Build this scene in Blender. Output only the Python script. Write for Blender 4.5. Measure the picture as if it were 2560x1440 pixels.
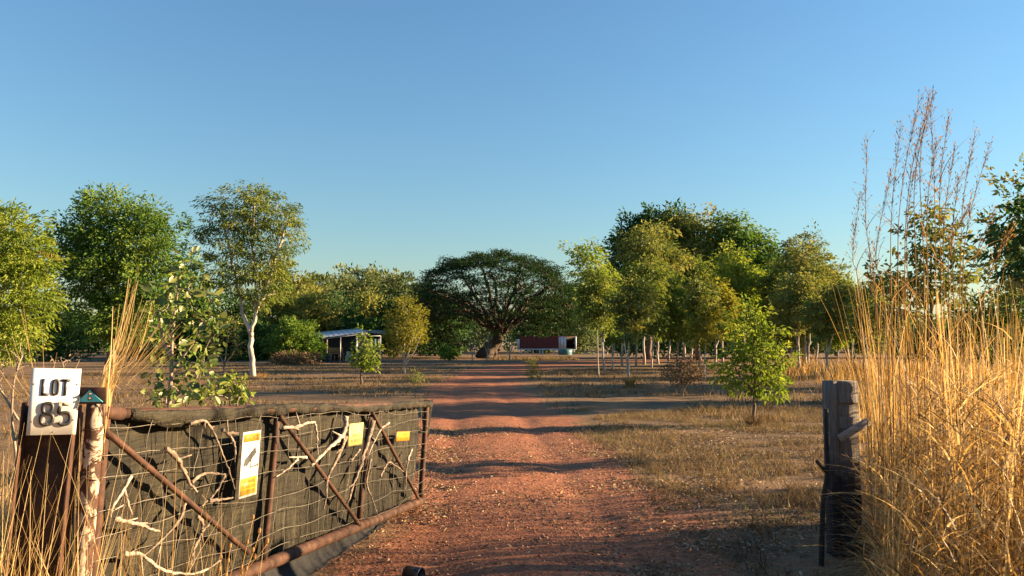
import bpy, math, random
import numpy as np
from mathutils import Vector, Matrix

for o in list(bpy.data.objects): bpy.data.objects.remove(o, do_unlink=True)
SC = bpy.context.scene
COL = SC.collection

# ------------------------------------------------------------------ camera, sky, sun, exposure
F = 1950.0                       # focal length in pixels of the 2560 px wide photograph
CAM_H = 1.75
PITCH = math.atan(145.0 / F)
cd = bpy.data.cameras.new('camera'); cam = bpy.data.objects.new('camera', cd); COL.objects.link(cam)
cd.sensor_width = 36.0; cd.lens = 36.0 * F / 2560.0; cd.clip_start = 0.05; cd.clip_end = 6000
cam.location = (0, 0, CAM_H); cam.rotation_euler = (math.pi / 2 + PITCH, 0, 0)
SC.camera = cam

SUN_EL = math.radians(14.5)
SUN_BACK = math.radians(-9.0)    # the sun stands to the right, a little in front of the camera
to_sun = Vector((math.cos(SUN_BACK) * math.cos(SUN_EL), -math.sin(SUN_BACK) * math.cos(SUN_EL), math.sin(SUN_EL)))
W = bpy.data.worlds.new('World'); SC.world = W; W.use_nodes = True
wn = W.node_tree.nodes; wl = W.node_tree.links
bg = wn['Background']
sky = wn.new('ShaderNodeTexSky'); sky.sky_type = 'NISHITA'; sky.sun_disc = False
sky.sun_elevation = SUN_EL; sky.sun_rotation = math.pi / 2 + SUN_BACK
sky.altitude = 0; sky.air_density = 1.6; sky.dust_density = 0.12; sky.ozone_density = 6.0
wl.new(sky.outputs[0], bg.inputs[0]); bg.inputs[1].default_value = 0.05
sd = bpy.data.lights.new('sun', 'SUN'); sd.energy = 5.0; sd.angle = math.radians(0.55); sd.color = (1.0, 0.70, 0.40)
sun = bpy.data.objects.new('sun', sd); COL.objects.link(sun)
sun.rotation_euler = to_sun.to_track_quat('Z', 'Y').to_euler(); sun.location = (30, -10, 20)
SC.view_settings.view_transform = 'Standard'; SC.view_settings.look = 'None'
SC.view_settings.exposure = 2.15; SC.view_settings.gamma = 1.0
try: SC.view_settings.use_curve_mapping = False
except Exception: pass
SC.render.engine = 'CYCLES'
SC.cycles.max_bounces = 6; SC.cycles.diffuse_bounces = 3; SC.cycles.glossy_bounces = 2
SC.cycles.transmission_bounces = 4; SC.cycles.transparent_max_bounces = 6
SC.cycles.caustics_reflective = False; SC.cycles.caustics_refractive = False
SC.cycles.use_denoising = True

# ------------------------------------------------------------------ helpers
CP, SP = math.cos(PITCH), math.sin(PITCH)
def ray(px, py):
    v = 720.0 - py
    return np.array([px - 1280.0, F * CP - v * SP, F * SP + v * CP])
CAMP = np.array([0, 0, CAM_H])
def P(px, py, Y):
    d = ray(px, py); return CAMP + d * (Y / d[1])
def G(px, py):
    d = ray(px, py); t = -CAM_H / d[2]; p = CAMP + d * t; return p
def depth_of(py): return G(1280, py)[1]

def hashn(ix, iy, seed):
    h = (ix.astype(np.int64) * 374761393 + iy.astype(np.int64) * 668265263 + seed * 974711) & 0xffffffff
    h = ((h ^ (h >> 13)) * 1274126177) & 0xffffffff
    h = h ^ (h >> 16)
    return (h & 0xffff) / 65535.0
def vnoise(x, y, seed=0):
    x = np.asarray(x, float); y = np.asarray(y, float)
    ix = np.floor(x); iy = np.floor(y); fx = x - ix; fy = y - iy
    fx = fx * fx * (3 - 2 * fx); fy = fy * fy * (3 - 2 * fy)
    a = hashn(ix, iy, seed); b = hashn(ix + 1, iy, seed); c = hashn(ix, iy + 1, seed); d = hashn(ix + 1, iy + 1, seed)
    return (a * (1 - fx) + b * fx) * (1 - fy) + (c * (1 - fx) + d * fx) * fy
def fbm(x, y, seed=0, o=3):
    s = 0; a = 0.5
    for k in range(o): s = s + a * vnoise(np.asarray(x) * 2 ** k, np.asarray(y) * 2 ** k, seed + k); a *= 0.5
    return s

PATH = np.array([(0.35, -60), (0.35, 0), (0.3, 6), (-0.1, 13), (-0.5, 20), (-1.55, 33), (-1.35, 46), (-0.6, 58), (2.5, 72), (8, 86), (18, 96), (34, 102), (70, 108)], float)
PHW = np.array([2.0, 1.8, 1.6, 1.7, 1.8, 1.9, 2.1, 2.6, 4.2, 5.5, 4.5, 3.5, 3.0])
def path_d(x, y):
    """signed lateral distance to the drive and half width there"""
    x = np.asarray(x, float); y = np.asarray(y, float)
    best = np.full(x.shape, 1e9); lat = np.zeros(x.shape); hw = np.ones(x.shape)
    for i in range(len(PATH) - 1):
        a, b = PATH[i], PATH[i + 1]; d = b - a; L2 = d @ d
        t = np.clip(((x - a[0]) * d[0] + (y - a[1]) * d[1]) / L2, 0, 1)
        qx = a[0] + t * d[0]; qy = a[1] + t * d[1]
        dd = np.hypot(x - qx, y - qy)
        m = dd < best
        best = np.where(m, dd, best)
        s = np.sign((x - qx) * d[1] - (y - qy) * d[0])
        lat = np.where(m, dd * s, lat); hw = np.where(m, PHW[i] + t * (PHW[i + 1] - PHW[i]), hw)
    return lat, hw
def path_mask(x, y):
    lat, hw = path_d(x, y)
    n = (fbm(x * 0.9, y * 0.9, 5) - 0.45) * 1.1
    w = 0.35 + 0.012 * np.abs(y)
    return np.clip(0.5 + (hw + n - np.abs(lat)) / (2 * w), 0, 1)
def terr(x, y):
    x = np.asarray(x, float); y = np.asarray(y, float)
    r = np.hypot(x, y)
    lat, hw = path_d(x, y)
    onp = np.clip((hw + 0.5 - np.abs(lat)) / 0.8, 0, 1)
    near = np.clip(1.5 - r / 45, 0, 1)
    rut = np.exp(-((np.abs(lat + 0.1) - 0.82) / 0.24) ** 2)
    crown = np.exp(-((lat + 0.1) / 0.42) ** 2)
    h = near * onp * (-0.028 * rut + 0.016 * crown) * (0.6 + 0.8 * vnoise(x * .2, y * .5, 44))
    h = h + (fbm(x * 0.35, y * 0.35, 11) - 0.44) * 0.10 * np.clip(r / 6, 0.3, 1)
    h = h + (fbm(x * 2.2, y * 2.2, 12) - 0.44) * 0.035 * near
    h = h + (fbm(x * 7.0, y * 7.0, 13, 2) - 0.37) * 0.016 * np.clip(1.4 - r / 20, 0, 1)
    # a low bank on the right, mid distance, and a slight swell in the left field
    h = h + 0.22 * np.exp(-(((x - 6.5) / 4.5) ** 2 + ((y - 32) / 2.2) ** 2))
    h = h + 0.10 * np.exp(-(((x + 14) / 10) ** 2 + ((y - 52) / 4) ** 2))
    return h
def tz(x, y): return float(terr(np.array([x]), np.array([y]))[0])

def build_mesh(name, V, faces, tint=None, smooth=False):
    """faces: list of int arrays, each (M,3) or (M,4)"""
    if isinstance(faces, np.ndarray): faces = [faces]
    faces = [f for f in faces if len(f)]
    me = bpy.data.meshes.new(name)
    V = np.ascontiguousarray(V, dtype=np.float32)
    me.vertices.add(len(V)); me.vertices.foreach_set('co', V.ravel())
    nl = sum(f.size for f in faces); npoly = sum(len(f) for f in faces)
    me.loops.add(nl); me.polygons.add(npoly)
    me.loops.foreach_set('vertex_index', np.concatenate([f.ravel() for f in faces]).astype(np.int32))
    tot = np.concatenate([np.full(len(f), f.shape[1]) for f in faces])
    st = np.concatenate([[0], np.cumsum(tot)[:-1]]).astype(np.int32)
    me.polygons.foreach_set('loop_start', st)
    if smooth: me.polygons.foreach_set('use_smooth', np.ones(npoly, bool))
    me.update(calc_edges=True)
    if tint is not None:
        a = me.attributes.new('tint', 'FLOAT', 'POINT'); a.data.foreach_set('value', np.asarray(tint, np.float32))
    return me

class MB:
    """collects pieces of one mesh"""
    def __init__(s): s.V = []; s.Q = []; s.T = []; s.n = 0; s.tint = []
    def add(s, V, Q=None, T=None, tint=0.5):
        V = np.asarray(V, float).reshape(-1, 3)
        if Q is not None and len(Q): s.Q.append(np.asarray(Q, int) + s.n)
        if T is not None and len(T): s.T.append(np.asarray(T, int) + s.n)
        s.V.append(V); s.n += len(V)
        s.tint.append(np.broadcast_to(np.asarray(tint, float), (len(V),)).copy())
        return s
    def box(s, lo, hi, M=None, tint=0.5):
        x0, y0, z0 = lo; x1, y1, z1 = hi
        V = np.array([(x0,y0,z0),(x1,y0,z0),(x1,y1,z0),(x0,y1,z0),(x0,y0,z1),(x1,y0,z1),(x1,y1,z1),(x0,y1,z1)], float)
        if M is not None: V = V @ np.array(M.to_3x3()).T + np.array(M.translation)
        Q = [(0,3,2,1),(4,5,6,7),(0,1,5,4),(1,2,6,5),(2,3,7,6),(3,0,4,7)]
        return s.add(V, Q, tint=tint)
    def tube(s, pts, rad, sides=8, caps=True, tint=0.5, wob=0.0, seed=0):
        pts = np.asarray(pts, float); n = len(pts)
        rad = np.broadcast_to(np.asarray(rad, float), (n,))
        t = np.gradient(pts, axis=0); t /= np.linalg.norm(t, axis=1)[:, None] + 1e-12
        ref = np.array([0, 0, 1.0]) if abs(t[:, 2]).mean() < 0.8 else np.array([0, 1.0, 0])
        a = np.cross(t, ref); a /= np.linalg.norm(a, axis=1)[:, None] + 1e-12
        b = np.cross(a, t)
        ang = np.arange(sides) * 2 * math.pi / sides
        R = rad[:, None, None]
        if wob:
            rg = np.random.default_rng(seed); R = R * (1 + wob * (rg.random((n, sides, 1)) - .5))
        V = pts[:, None, :] + R * (np.cos(ang)[None, :, None] * a[:, None, :] + np.sin(ang)[None, :, None] * b[:, None, :])
        i = np.arange(n - 1)[:, None] * sides; j = np.arange(sides)[None, :]; k = (j + 1) % sides
        Q = np.stack([i + j, i + k, i + sides + k, i + sides + j], -1).reshape(-1, 4)
        V = V.reshape(-1, 3); T = None
        if caps:
            V = np.vstack([V, pts[:1], pts[-1:]]); c0 = n * sides; c1 = c0 + 1; e = (n - 1) * sides
            T = [(c0, k_, j_) for j_, k_ in zip(range(sides), list(range(1, sides)) + [0])] + \
                [(c1, e + j_, e + k_) for j_, k_ in zip(range(sides), list(range(1, sides)) + [0])]
        return s.add(V, Q, T, tint=tint)
    def mesh(s, name, smooth=False):
        f = []
        if s.Q: f.append(np.vstack(s.Q))
        if s.T: f.append(np.vstack(s.T))
        return build_mesh(name, np.vstack(s.V), f, np.concatenate(s.tint), smooth)
    def build(s, name, mat, parent=None, smooth=False, origin=None):
        if origin is not None: s.V = [v - np.asarray(origin) for v in s.V]
        return link(name, s.mesh(name, smooth), mat, parent)

def link(name, me, mat, parent=None, loc=None):
    o = bpy.data.objects.new(name, me); COL.objects.link(o)
    if mat is not None and not me.materials: me.materials.append(mat)
    if parent is not None: o.parent = parent
    if loc is not None: o.location = loc
    return o
def tag(o, label=None, cat=None, group=None, kind=None):
    if label: o['label'] = label
    if cat: o['category'] = cat
    if group: o['group'] = group
    if kind: o['kind'] = kind
    return o
def empty(name, loc=(0, 0, 0)):
    o = bpy.data.objects.new(name, None); COL.objects.link(o); o.location = loc; o.empty_display_size = 0.2
    return o
def thing(name, label, cat, loc=(0, 0, 0), group=None): return tag(empty(name, loc), label, cat, group)
def smooth_line(pts, n):
    """Catmull-Rom through the points"""
    p = np.asarray(pts, float)
    if len(p) < 3:
        t = np.linspace(0, 1, n)[:, None]; return p[0] * (1 - t) + p[-1] * t
    q = np.vstack([2 * p[0] - p[1], p, 2 * p[-1] - p[-2]])
    out = []
    ts = np.linspace(0, len(p) - 1, n)
    for t in ts:
        i = min(int(t), len(p) - 2); u = t - i
        a, b, c, d = q[i], q[i + 1], q[i + 2], q[i + 3]
        out.append(0.5 * (2 * b + (c - a) * u + (2 * a - 5 * b + 4 * c - d) * u * u + (3 * b - a - 3 * c + d) * u ** 3))
    return np.array(out)

# ------------------------------------------------------------------ materials
def new_mat(name):
    m = bpy.data.materials.new(name); m.use_nodes = True
    return m, m.node_tree.nodes, m.node_tree.links, m.node_tree.nodes['Principled BSDF']
def N(nodes, typ, **kw):
    n = nodes.new(typ)
    for k, v in kw.items(): setattr(n, k, v)
    return n
def ramp(nodes, stops, interp='LINEAR'):
    r = nodes.new('ShaderNodeValToRGB'); r.color_ramp.interpolation = interp
    e = r.color_ramp.elements
    while len(e) > 1: e.remove(e[-1])
    e[0].position = stops[0][0]; e[0].color = (*stops[0][1], 1)
    for p, c in stops[1:]:
        x = e.new(p); x.color = (*c, 1)
    return r
def noise(nodes, links, coord, scale, detail=4, rough=0.6, dist=0.0, sx=None):
    n = nodes.new('ShaderNodeTexNoise'); n.inputs['Scale'].default_value = scale
    n.inputs['Detail'].default_value = detail; n.inputs['Roughness'].default_value = rough; n.inputs['Distortion'].default_value = dist
    if sx is not None:
        mp = nodes.new('ShaderNodeMapping'); mp.inputs['Scale'].default_value = sx
        links.new(coord, mp.inputs['Vector']); links.new(mp.outputs[0], n.inputs['Vector'])
    else: links.new(coord, n.inputs['Vector'])
    return n.outputs['Fac']
def mixc(nodes, links, fac, a, b, typ='MIX'):
    m = nodes.new('ShaderNodeMix'); m.data_type = 'RGBA'; m.blend_type = typ
    for sock, v in ((m.inputs['Factor'], fac), (m.inputs[6], a), (m.inputs[7], b)):
        if isinstance(v, bpy.types.NodeSocket): links.new(v, sock)
        elif isinstance(v, (int, float)): sock.default_value = v
        else: sock.default_value = (*v, 1)
    return m.outputs[2]
def math_(nodes, links, op, a, b=None):
    m = nodes.new('ShaderNodeMath'); m.operation = op
    for i, v in enumerate((a, b)):
        if v is None: continue
        if isinstance(v, bpy.types.NodeSocket): links.new(v, m.inputs[i])
        else: m.inputs[i].default_value = v
    return m.outputs[0]
def bump(nodes, links, bsdf, h, strength, dist=0.02, prev=None):
    b = nodes.new('ShaderNodeBump'); b.inputs['Strength'].default_value = strength; b.inputs['Distance'].default_value = dist
    links.new(h, b.inputs['Height'])
    if prev is not None: links.new(prev, b.inputs['Normal'])
    links.new(b.outputs[0], bsdf.inputs['Normal']); return b.outputs[0]

def leaf_mat(name, stops, transl=0.35, rough=0.62, spec=0.12, gain=1.0):
    m, n, l, b = new_mat(name)
    at = N(n, 'ShaderNodeAttribute', attribute_name='tint')
    r = ramp(n, [(p_, tuple(min(.85, x * gain) for x in c_)) for p_, c_ in stops]); l.new(at.outputs['Fac'], r.inputs[0])
    l.new(r.outputs[0], b.inputs['Base Color']); b.inputs['Roughness'].default_value = rough
    b.inputs['Specular IOR Level'].default_value = spec
    t = N(n, 'ShaderNodeBsdfTranslucent'); hs = N(n, 'ShaderNodeHueSaturation'); hs.inputs['Value'].default_value = 1.25; hs.inputs['Saturation'].default_value = 1.1
    l.new(r.outputs[0], hs.inputs['Color']); l.new(hs.outputs[0], t.inputs['Color'])
    mx = N(n, 'ShaderNodeMixShader'); mx.inputs[0].default_value = transl
    l.new(b.outputs[0], mx.inputs[1]); l.new(t.outputs[0], mx.inputs[2]); l.new(mx.outputs[0], n['Material Output'].inputs['Surface'])
    return m
def bark_mat(name, c1, c2, scale=6, sx=(1, 1, 0.25), b_str=0.6, rough=0.85):
    m, n, l, b = new_mat(name)
    tc = N(n, 'ShaderNodeTexCoord').outputs['Object']
    f = noise(n, l, tc, scale, 5, 0.65, 0.5, sx)
    r = ramp(n, [(0.32, c1), (0.68, c2)]); l.new(f, r.inputs[0]); l.new(r.outputs[0], b.inputs['Base Color'])
    b.inputs['Roughness'].default_value = rough; bump(n, l, b, f, b_str, 0.03)
    return m
def plain_mat(name, c1, c2, scale=8, rough=0.7, metal=0.0, b_str=0.2, sx=None):
    m, n, l, b = new_mat(name)
    tc = N(n, 'ShaderNodeTexCoord').outputs['Object']
    f = noise(n, l, tc, scale, 5, 0.6, 0.2, sx)
    r = ramp(n, [(0.3, c1), (0.7, c2)]); l.new(f, r.inputs[0]); l.new(r.outputs[0], b.inputs['Base Color'])
    b.inputs['Roughness'].default_value = rough; b.inputs['Metallic'].default_value = metal
    if b_str: bump(n, l, b, f, b_str, 0.01)
    return m
M = {}
# dark stop, mid stop, light stop of every foliage: albedo of the leaves themselves
M['leaf_mid'] = leaf_mat('leaf_mid', [(0, (.030, .065, .014)), (.5, (.070, .125, .022)), (1, (.150, .190, .035))], gain=1.5)
M['leaf_dark'] = leaf_mat('leaf_dark', [(0, (.018, .045, .014)), (.5, (.036, .080, .020)), (1, (.085, .125, .030))], .25, gain=1.45)
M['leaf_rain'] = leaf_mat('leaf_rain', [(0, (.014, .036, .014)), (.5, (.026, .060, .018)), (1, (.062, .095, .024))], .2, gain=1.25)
M['leaf_gum'] = leaf_mat('leaf_gum', [(0, (.055, .090, .022)), (.5, (.115, .150, .030)), (1, (.210, .215, .048))], .3, gain=1.45)
M['leaf_olive'] = leaf_mat('leaf_olive', [(0, (.055, .080, .022)), (.5, (.120, .140, .034)), (.85, (.200, .190, .048)), (1, (.26, .19, .05))], .3, gain=1.5)
M['leaf_yellow'] = leaf_mat('leaf_yellow', [(0, (.115, .125, .022)), (.5, (.190, .190, .032)), (1, (.280, .250, .045))], .4, gain=1.2)
M['leaf_bright'] = leaf_mat('leaf_bright', [(0, (.070, .115, .018)), (.5, (.140, .190, .028)), (1, (.240, .260, .050))], .4, gain=1.35)
M['leaf_far'] = leaf_mat('leaf_far', [(0, (.045, .070, .028)), (.5, (.085, .110, .040)), (1, (.140, .155, .060))], .25, gain=1.6)
M['leaf_dry'] = leaf_mat('leaf_dry', [(0, (.10, .065, .035)), (.5, (.16, .11, .06)), (1, (.24, .17, .09))], .2)
M['leaf_palm'] = leaf_mat('leaf_palm', [(0, (.15, .16, .03)), (.5, (.27, .25, .05)), (1, (.42, .35, .09))], .4)
M['straw'] = leaf_mat('straw', [(0, (.12, .070, .028)), (.35, (.29, .175, .060)), (.7, (.44, .295, .112)), (1, (.66, .51, .26))], .45, .5, .3, 1.15)
M['stalk'] = leaf_mat('stalk', [(0, (.12, .072, .030)), (.5, (.29, .19, .085)), (1, (.45, .32, .15))], .4, .8, .03)
M['grass_field'] = leaf_mat('grass_field', [(0, (.07, .048, .028)), (.45, (.15, .102, .050)), (.75, (.26, .18, .082)), (.85, (.29, .205, .095)), (1, (.11, .13, .04))], .3, .6, .2)
M['grass_green'] = leaf_mat('grass_green', [(0, (.06, .08, .02)), (.5, (.13, .14, .035)), (1, (.26, .22, .08))], .3, .6, .2)
M['litter'] = leaf_mat('litter', [(0, (.10, .065, .04)), (.35, (.25, .165, .095)), (.7, (.42, .31, .18)), (1, (.56, .47, .33))], .15, .7, .2)
M['pebble'] = leaf_mat('pebble', [(0, (.16, .07, .04)), (.5, (.30, .15, .085)), (1, (.46, .31, .2))], 0.0, .9, .1)
M['bark_white'] = bark_mat('bark_white', (.20, .16, .125), (.60, .55, .47), 2.2, (1.4, 1.4, .5), .4)
M['bark_pale'] = bark_mat('bark_pale', (.26, .21, .16), (.52, .46, .38), 4)
M['bark_brown'] = bark_mat('bark_brown', (.06, .042, .03), (.17, .12, .08), 5)
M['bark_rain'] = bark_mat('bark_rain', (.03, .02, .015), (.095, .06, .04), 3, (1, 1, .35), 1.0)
M['twig'] = bark_mat('twig', (.16, .12, .085), (.34, .27, .2), 8)

# ------------------------------------------------------------------ foliage and branch builders
def unit(v): return v / (np.linalg.norm(v, axis=-1, keepdims=True) + 1e-12)
def rand_dirs(rg, n):
    v = rg.normal(size=(n, 3)); return unit(v)
def leaves_VF(pos, axis, nrm, size, wr=0.45, fold=0.15):
    """folded diamond leaves: base, two shoulders, tip"""
    n = len(pos); axis = unit(axis); side = unit(np.cross(axis, nrm)); up = np.cross(side, axis)
    s = np.broadcast_to(np.asarray(size, float), (n,))[:, None]
    V = np.empty((n, 4, 3))
    mid = pos + axis * s * 0.45 + up * s * fold
    V[:, 0] = pos; V[:, 1] = mid - side * s * wr * 0.5; V[:, 3] = mid + side * s * wr * 0.5
    V[:, 2] = pos + axis * s
    V[:, 2] += -up * s * fold * 0.6
    i = np.arange(n)[:, None] * 4
    T = np.concatenate([i + np.array([[0, 1, 2]]), i + np.array([[0, 2, 3]])], 0)
    return V.reshape(-1, 3), T
def sample_lobes(rg, lobes, n, shell=0.45):
    L = np.array(lobes, float); w = (L[:, 3] * L[:, 4] * L[:, 5]) ** 0.75; w /= w.sum()
    k = rg.choice(len(L), n, p=w); d = rand_dirs(rg, n)
    r = rg.random(n) ** shell
    bumpy = 0.62 + 0.62 * vnoise(d[:, 0] * 2.6 + k * 7.1 + d[:, 2] * 1.9, d[:, 1] * 2.6 + k * 3.3 - d[:, 2] * 1.3, 77) + .09 * rg.normal(size=n)
    return L[k, :3] + d * L[k, 3:6] * (r * bumpy)[:, None], d
def frustums(A, B, ra, rb, sides=5):
    n = len(A); t = unit(B - A); ref = np.where(np.abs(t[:, 2:3]) < 0.9, np.array([[0, 0, 1.0]]), np.array([[1.0, 0, 0]]))
    a = unit(np.cross(t, ref)); b = np.cross(t, a); ang = np.arange(sides) * 2 * math.pi / sides
    c, s_ = np.cos(ang)[None, :, None], np.sin(ang)[None, :, None]
    r = c * a[:, None] + s_ * b[:, None]
    V = np.concatenate([A[:, None] + r * ra[:, None, None], B[:, None] + r * rb[:, None, None]], 1).reshape(-1, 3)
    i = np.arange(n)[:, None, None] * 2 * sides; j = np.arange(sides); k = (j + 1) % sides
    q = np.stack([j, j + sides, k + sides, k], -1)[None]
    return V, (i + q).reshape(-1, 4)
def grow(rg, trunk_nodes, parents, targets, wig=0.12, nseg=3, up_pen=1.6):
    """attach every target to the nearest node of the growing skeleton"""
    pos = [np.array(p) for p in trunk_nodes]; par = list(parents)
    c0 = pos[-1] if len(pos) else targets.mean(0)
    buf = np.zeros((len(pos) + len(targets) * nseg + 5, 3)); buf[:len(pos)] = pos; n = len(pos)
    dmin = np.min(np.linalg.norm(targets[:, None] - buf[None, :n], axis=2), axis=1)
    tips = []
    for ti in np.argsort(dmin):
        T_ = targets[ti]; d = T_ - buf[:n]; L = np.linalg.norm(d, axis=1)
        cost = L * (1 + up_pen * np.clip(-(d[:, 2] / (L + 1e-9)), 0, 1) + 0.35 * (1 - np.clip(d[:, 2] / (L + 1e-9), 0, 1)))
        j = int(np.argmin(cost)); a = buf[j].copy(); v = T_ - a; ll = np.linalg.norm(v)
        prev = j
        for s in range(1, nseg + 1):
            u = s / nseg; q = a + v * u
            q = q + rg.normal(size=3) * ll * wig * (1 - u) + np.array([0, 0, ll * 0.10 * math.sin(math.pi * u)])
            buf[n] = q; par.append(prev); prev = n; n += 1
        tips.append(prev)
    return buf[:n].copy(), np.array(par), tips
def radii(par, n, tips, r_tip, power=0.5):
    cnt = np.zeros(n)
    for t in tips: cnt[t] += 1
    for i in range(n - 1, -1, -1):
        if par[i] >= 0: cnt[par[i]] += cnt[i]
    return r_tip * np.maximum(cnt, 1) ** power

def tree(name, label, Y, base, stems, lobes, nclump, per, leaf, lmat, bmat='bark_pale', trunk_px=8, crad=1.0, seed=1, droop=0.0,
         wr=0.45, cat='tree', group=None, shell=0.45, taper=0.35, flat=0.7, r_tip=None, white_to=None, depth=0.9, spread=1.0, gap=0.72):
    """stems: pixel polylines (px, py[, dY]); lobes: (px, py, rx, ry[, dY]) in photo pixels at distance Y; the rest metres"""
    rg = np.random.default_rng(seed); s = Y / F
    b = P(base[0], base[1], Y); b[2] = tz(b[0], b[1]) - 0.03
    root = thing(name, label, cat, tuple(b), group)
    L = []
    for q in lobes:
        c = P(q[0], q[1], Y) - b; dy = q[4] if len(q) > 4 else 0
        L.append((c[0], c[1] + dy, c[2], q[2] * s, q[2] * s * depth, q[3] * s))
    tn = []; par = []; tr = MB(); r0 = trunk_px * s / 2
    for si, st in enumerate(stems):
        pts = []
        for q in st:
            p = P(q[0], q[1], Y) - b; p[1] = q[2] if len(q) > 2 else p[1] * 0
            pts.append(p)
        pts[0][2] = max(pts[0][2], 0.0) if si else 0.0
        nn = max(5, 3 * len(pts)); pl = smooth_line(pts, nn)
        pl[1:] += rg.normal(size=(nn - 1, 3)) * r0 * 0.25
        k0 = len(tn)
        rr = r0 * (1 if si == 0 else 0.72) * np.linspace(1, taper if si == 0 else taper * .7, nn)
        if si == 0:
            rr[0] *= 1.35; pl[0][2] -= 0.08
        tr.tube(pl, rr, 9 if r0 / s > 3 else 6, tint=0.5, wob=0.12, seed=seed + si)
        for i, p in enumerate(pl):
            tn.append(p); par.append(k0 + i - 1 if i else (-1))
    tn = np.array(tn)
    Cc, dc = sample_lobes(rg, L, nclump * 5, shell)
    keep = []; mind = crad * gap
    for q in range(len(Cc)):       # keep clumps apart so that gaps and shade open between them
        if not keep or np.min(np.linalg.norm((Cc[keep] - Cc[q]) * np.array([1, 1, 1.25]), axis=1)) > mind: keep.append(q)
        if len(keep) >= nclump: break
    C, d = Cc[keep], dc[keep]; per = min(int(per * nclump / len(keep)), int(per * 2.2)); nclump = len(keep)
    C[:, 2] = np.maximum(C[:, 2], 0.12)
    okn = tn[:, 2] > 0.15 * tn[:, 2].max() if len(tn) > 3 else np.ones(len(tn), bool)
    lim = int(np.argmax(okn))
    nodes, pr, tips = grow(rg, tn, par, C)
    rt = r_tip if r_tip else 0.22 * s * 1.0
    rad = np.minimum(radii(pr, len(nodes), tips, rt), r0 * 0.62)
    e = np.arange(len(tn), len(nodes))
    if len(e):
        V, Q = frustums(nodes[pr[e]], nodes[e], rad[pr[e]] if False else np.minimum(rad[pr[e]], rad[e] * 1.35), rad[e], 5 if r0 / s > 4 else 4)
        br = build_mesh('branches', V, [Q], np.full(len(V), .5)); tag(link('branches', br, M[bmat], root), kind='stuff')
    if white_to is not None: tr_m = M['bark_white']
    else: tr_m = M[bmat]
    tr.build('trunk', tr_m, root, smooth=True)
    # leaves
    n = nclump * per
    ci = np.repeat(np.arange(nclump), per)
    cs_ = (0.55 + 0.8 * rg.random(nclump))[ci][:, None]
    off = rand_dirs(rg, n) * (rg.random((n, 1)) ** .42) * np.array([1, 1, flat]) * crad * .82 * cs_ + rg.normal(size=(n, 3)) * crad * .10
    off[:, 2] = np.where(off[:, 2] < -.25 * crad, off[:, 2] * .4, off[:, 2])
    # every clump is its own uneven spray: stretched along a random axis, with a few shoots beyond it
    sa = unit(d + rg.normal(size=d.shape) * .6)[ci]; al = (off * sa).sum(1, keepdims=True); off = off * .8 + sa * al * (.1 + .9 * rg.random(nclump))[ci][:, None]
    ln = np.linalg.norm(off, axis=1, keepdims=True); cap = crad * (.75 + .55 * rg.random((n, 1)) ** 4); off = off * np.minimum(1, cap / (ln + 1e-9))
    pos = C[ci] + off * spread
    ax = unit(off + 0.5 * d[ci] * crad + rg.normal(size=(n, 3)) * crad * 0.35)
    ax[:, 2] -= droop; nr = rg.normal(size=(n, 3)) * 0.55 + np.array([0, 0, .30]) + 1.0 * unit(off) + 0.25 * d[ci]
    size = leaf * (0.5 + 1.05 * rg.random(n) ** 1.4)
    V, T = leaves_VF(pos, ax, nr, size, wr)
    tint = np.clip(0.6 * rg.random(nclump)[ci] + 0.4 * rg.random(n), 0, 1)
    V[:, 2] = np.maximum(V[:, 2], 0.03)
    cm = build_mesh('crown', V, [T], np.repeat(tint, 4)); link('crown', cm, M[lmat], root)
    return root

def ribbons(base, height, lean_dir, lean, width, rg, segs=5, yaw=None, curl=1.8, tipw=0.15):
    """grass blades: base (n,3), bending over by lean*height in lean_dir (n,2)"""
    n = len(base); t = np.linspace(0, 1, segs + 1)
    h = np.asarray(height)[:, None]; le = np.asarray(lean)[:, None]
    ld = np.asarray(lean_dir)
    x = base[:, None, 0] + ld[:, None, 0] * (le * h) * t ** curl
    y = base[:, None, 1] + ld[:, None, 1] * (le * h) * t ** curl
    z = base[:, None, 2] + h * (t - 0.42 * np.minimum(le, 1.6) ** 2 * t ** 2.2 * 0.8)
    if yaw is None: yaw = rg.random(n) * math.pi * 2
    sx, sy = np.cos(yaw)[:, None], np.sin(yaw)[:, None]
    w = np.asarray(width)[:, None] * 0.5 * (1 - (1 - tipw) * t ** 1.5)[None]
    V = np.empty((n, segs + 1, 2, 3))
    V[:, :, 0, 0] = x - sx * w; V[:, :, 0, 1] = y - sy * w; V[:, :, 0, 2] = z
    V[:, :, 1, 0] = x + sx * w; V[:, :, 1, 1] = y + sy * w; V[:, :, 1, 2] = z
    i = np.arange(n)[:, None] * (segs + 1) * 2 + np.arange(segs)[None] * 2
    Q = np.stack([i, i + 1, i + 3, i + 2], -1).reshape(-1, 4)
    return V.reshape(-1, 3), Q

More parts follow.
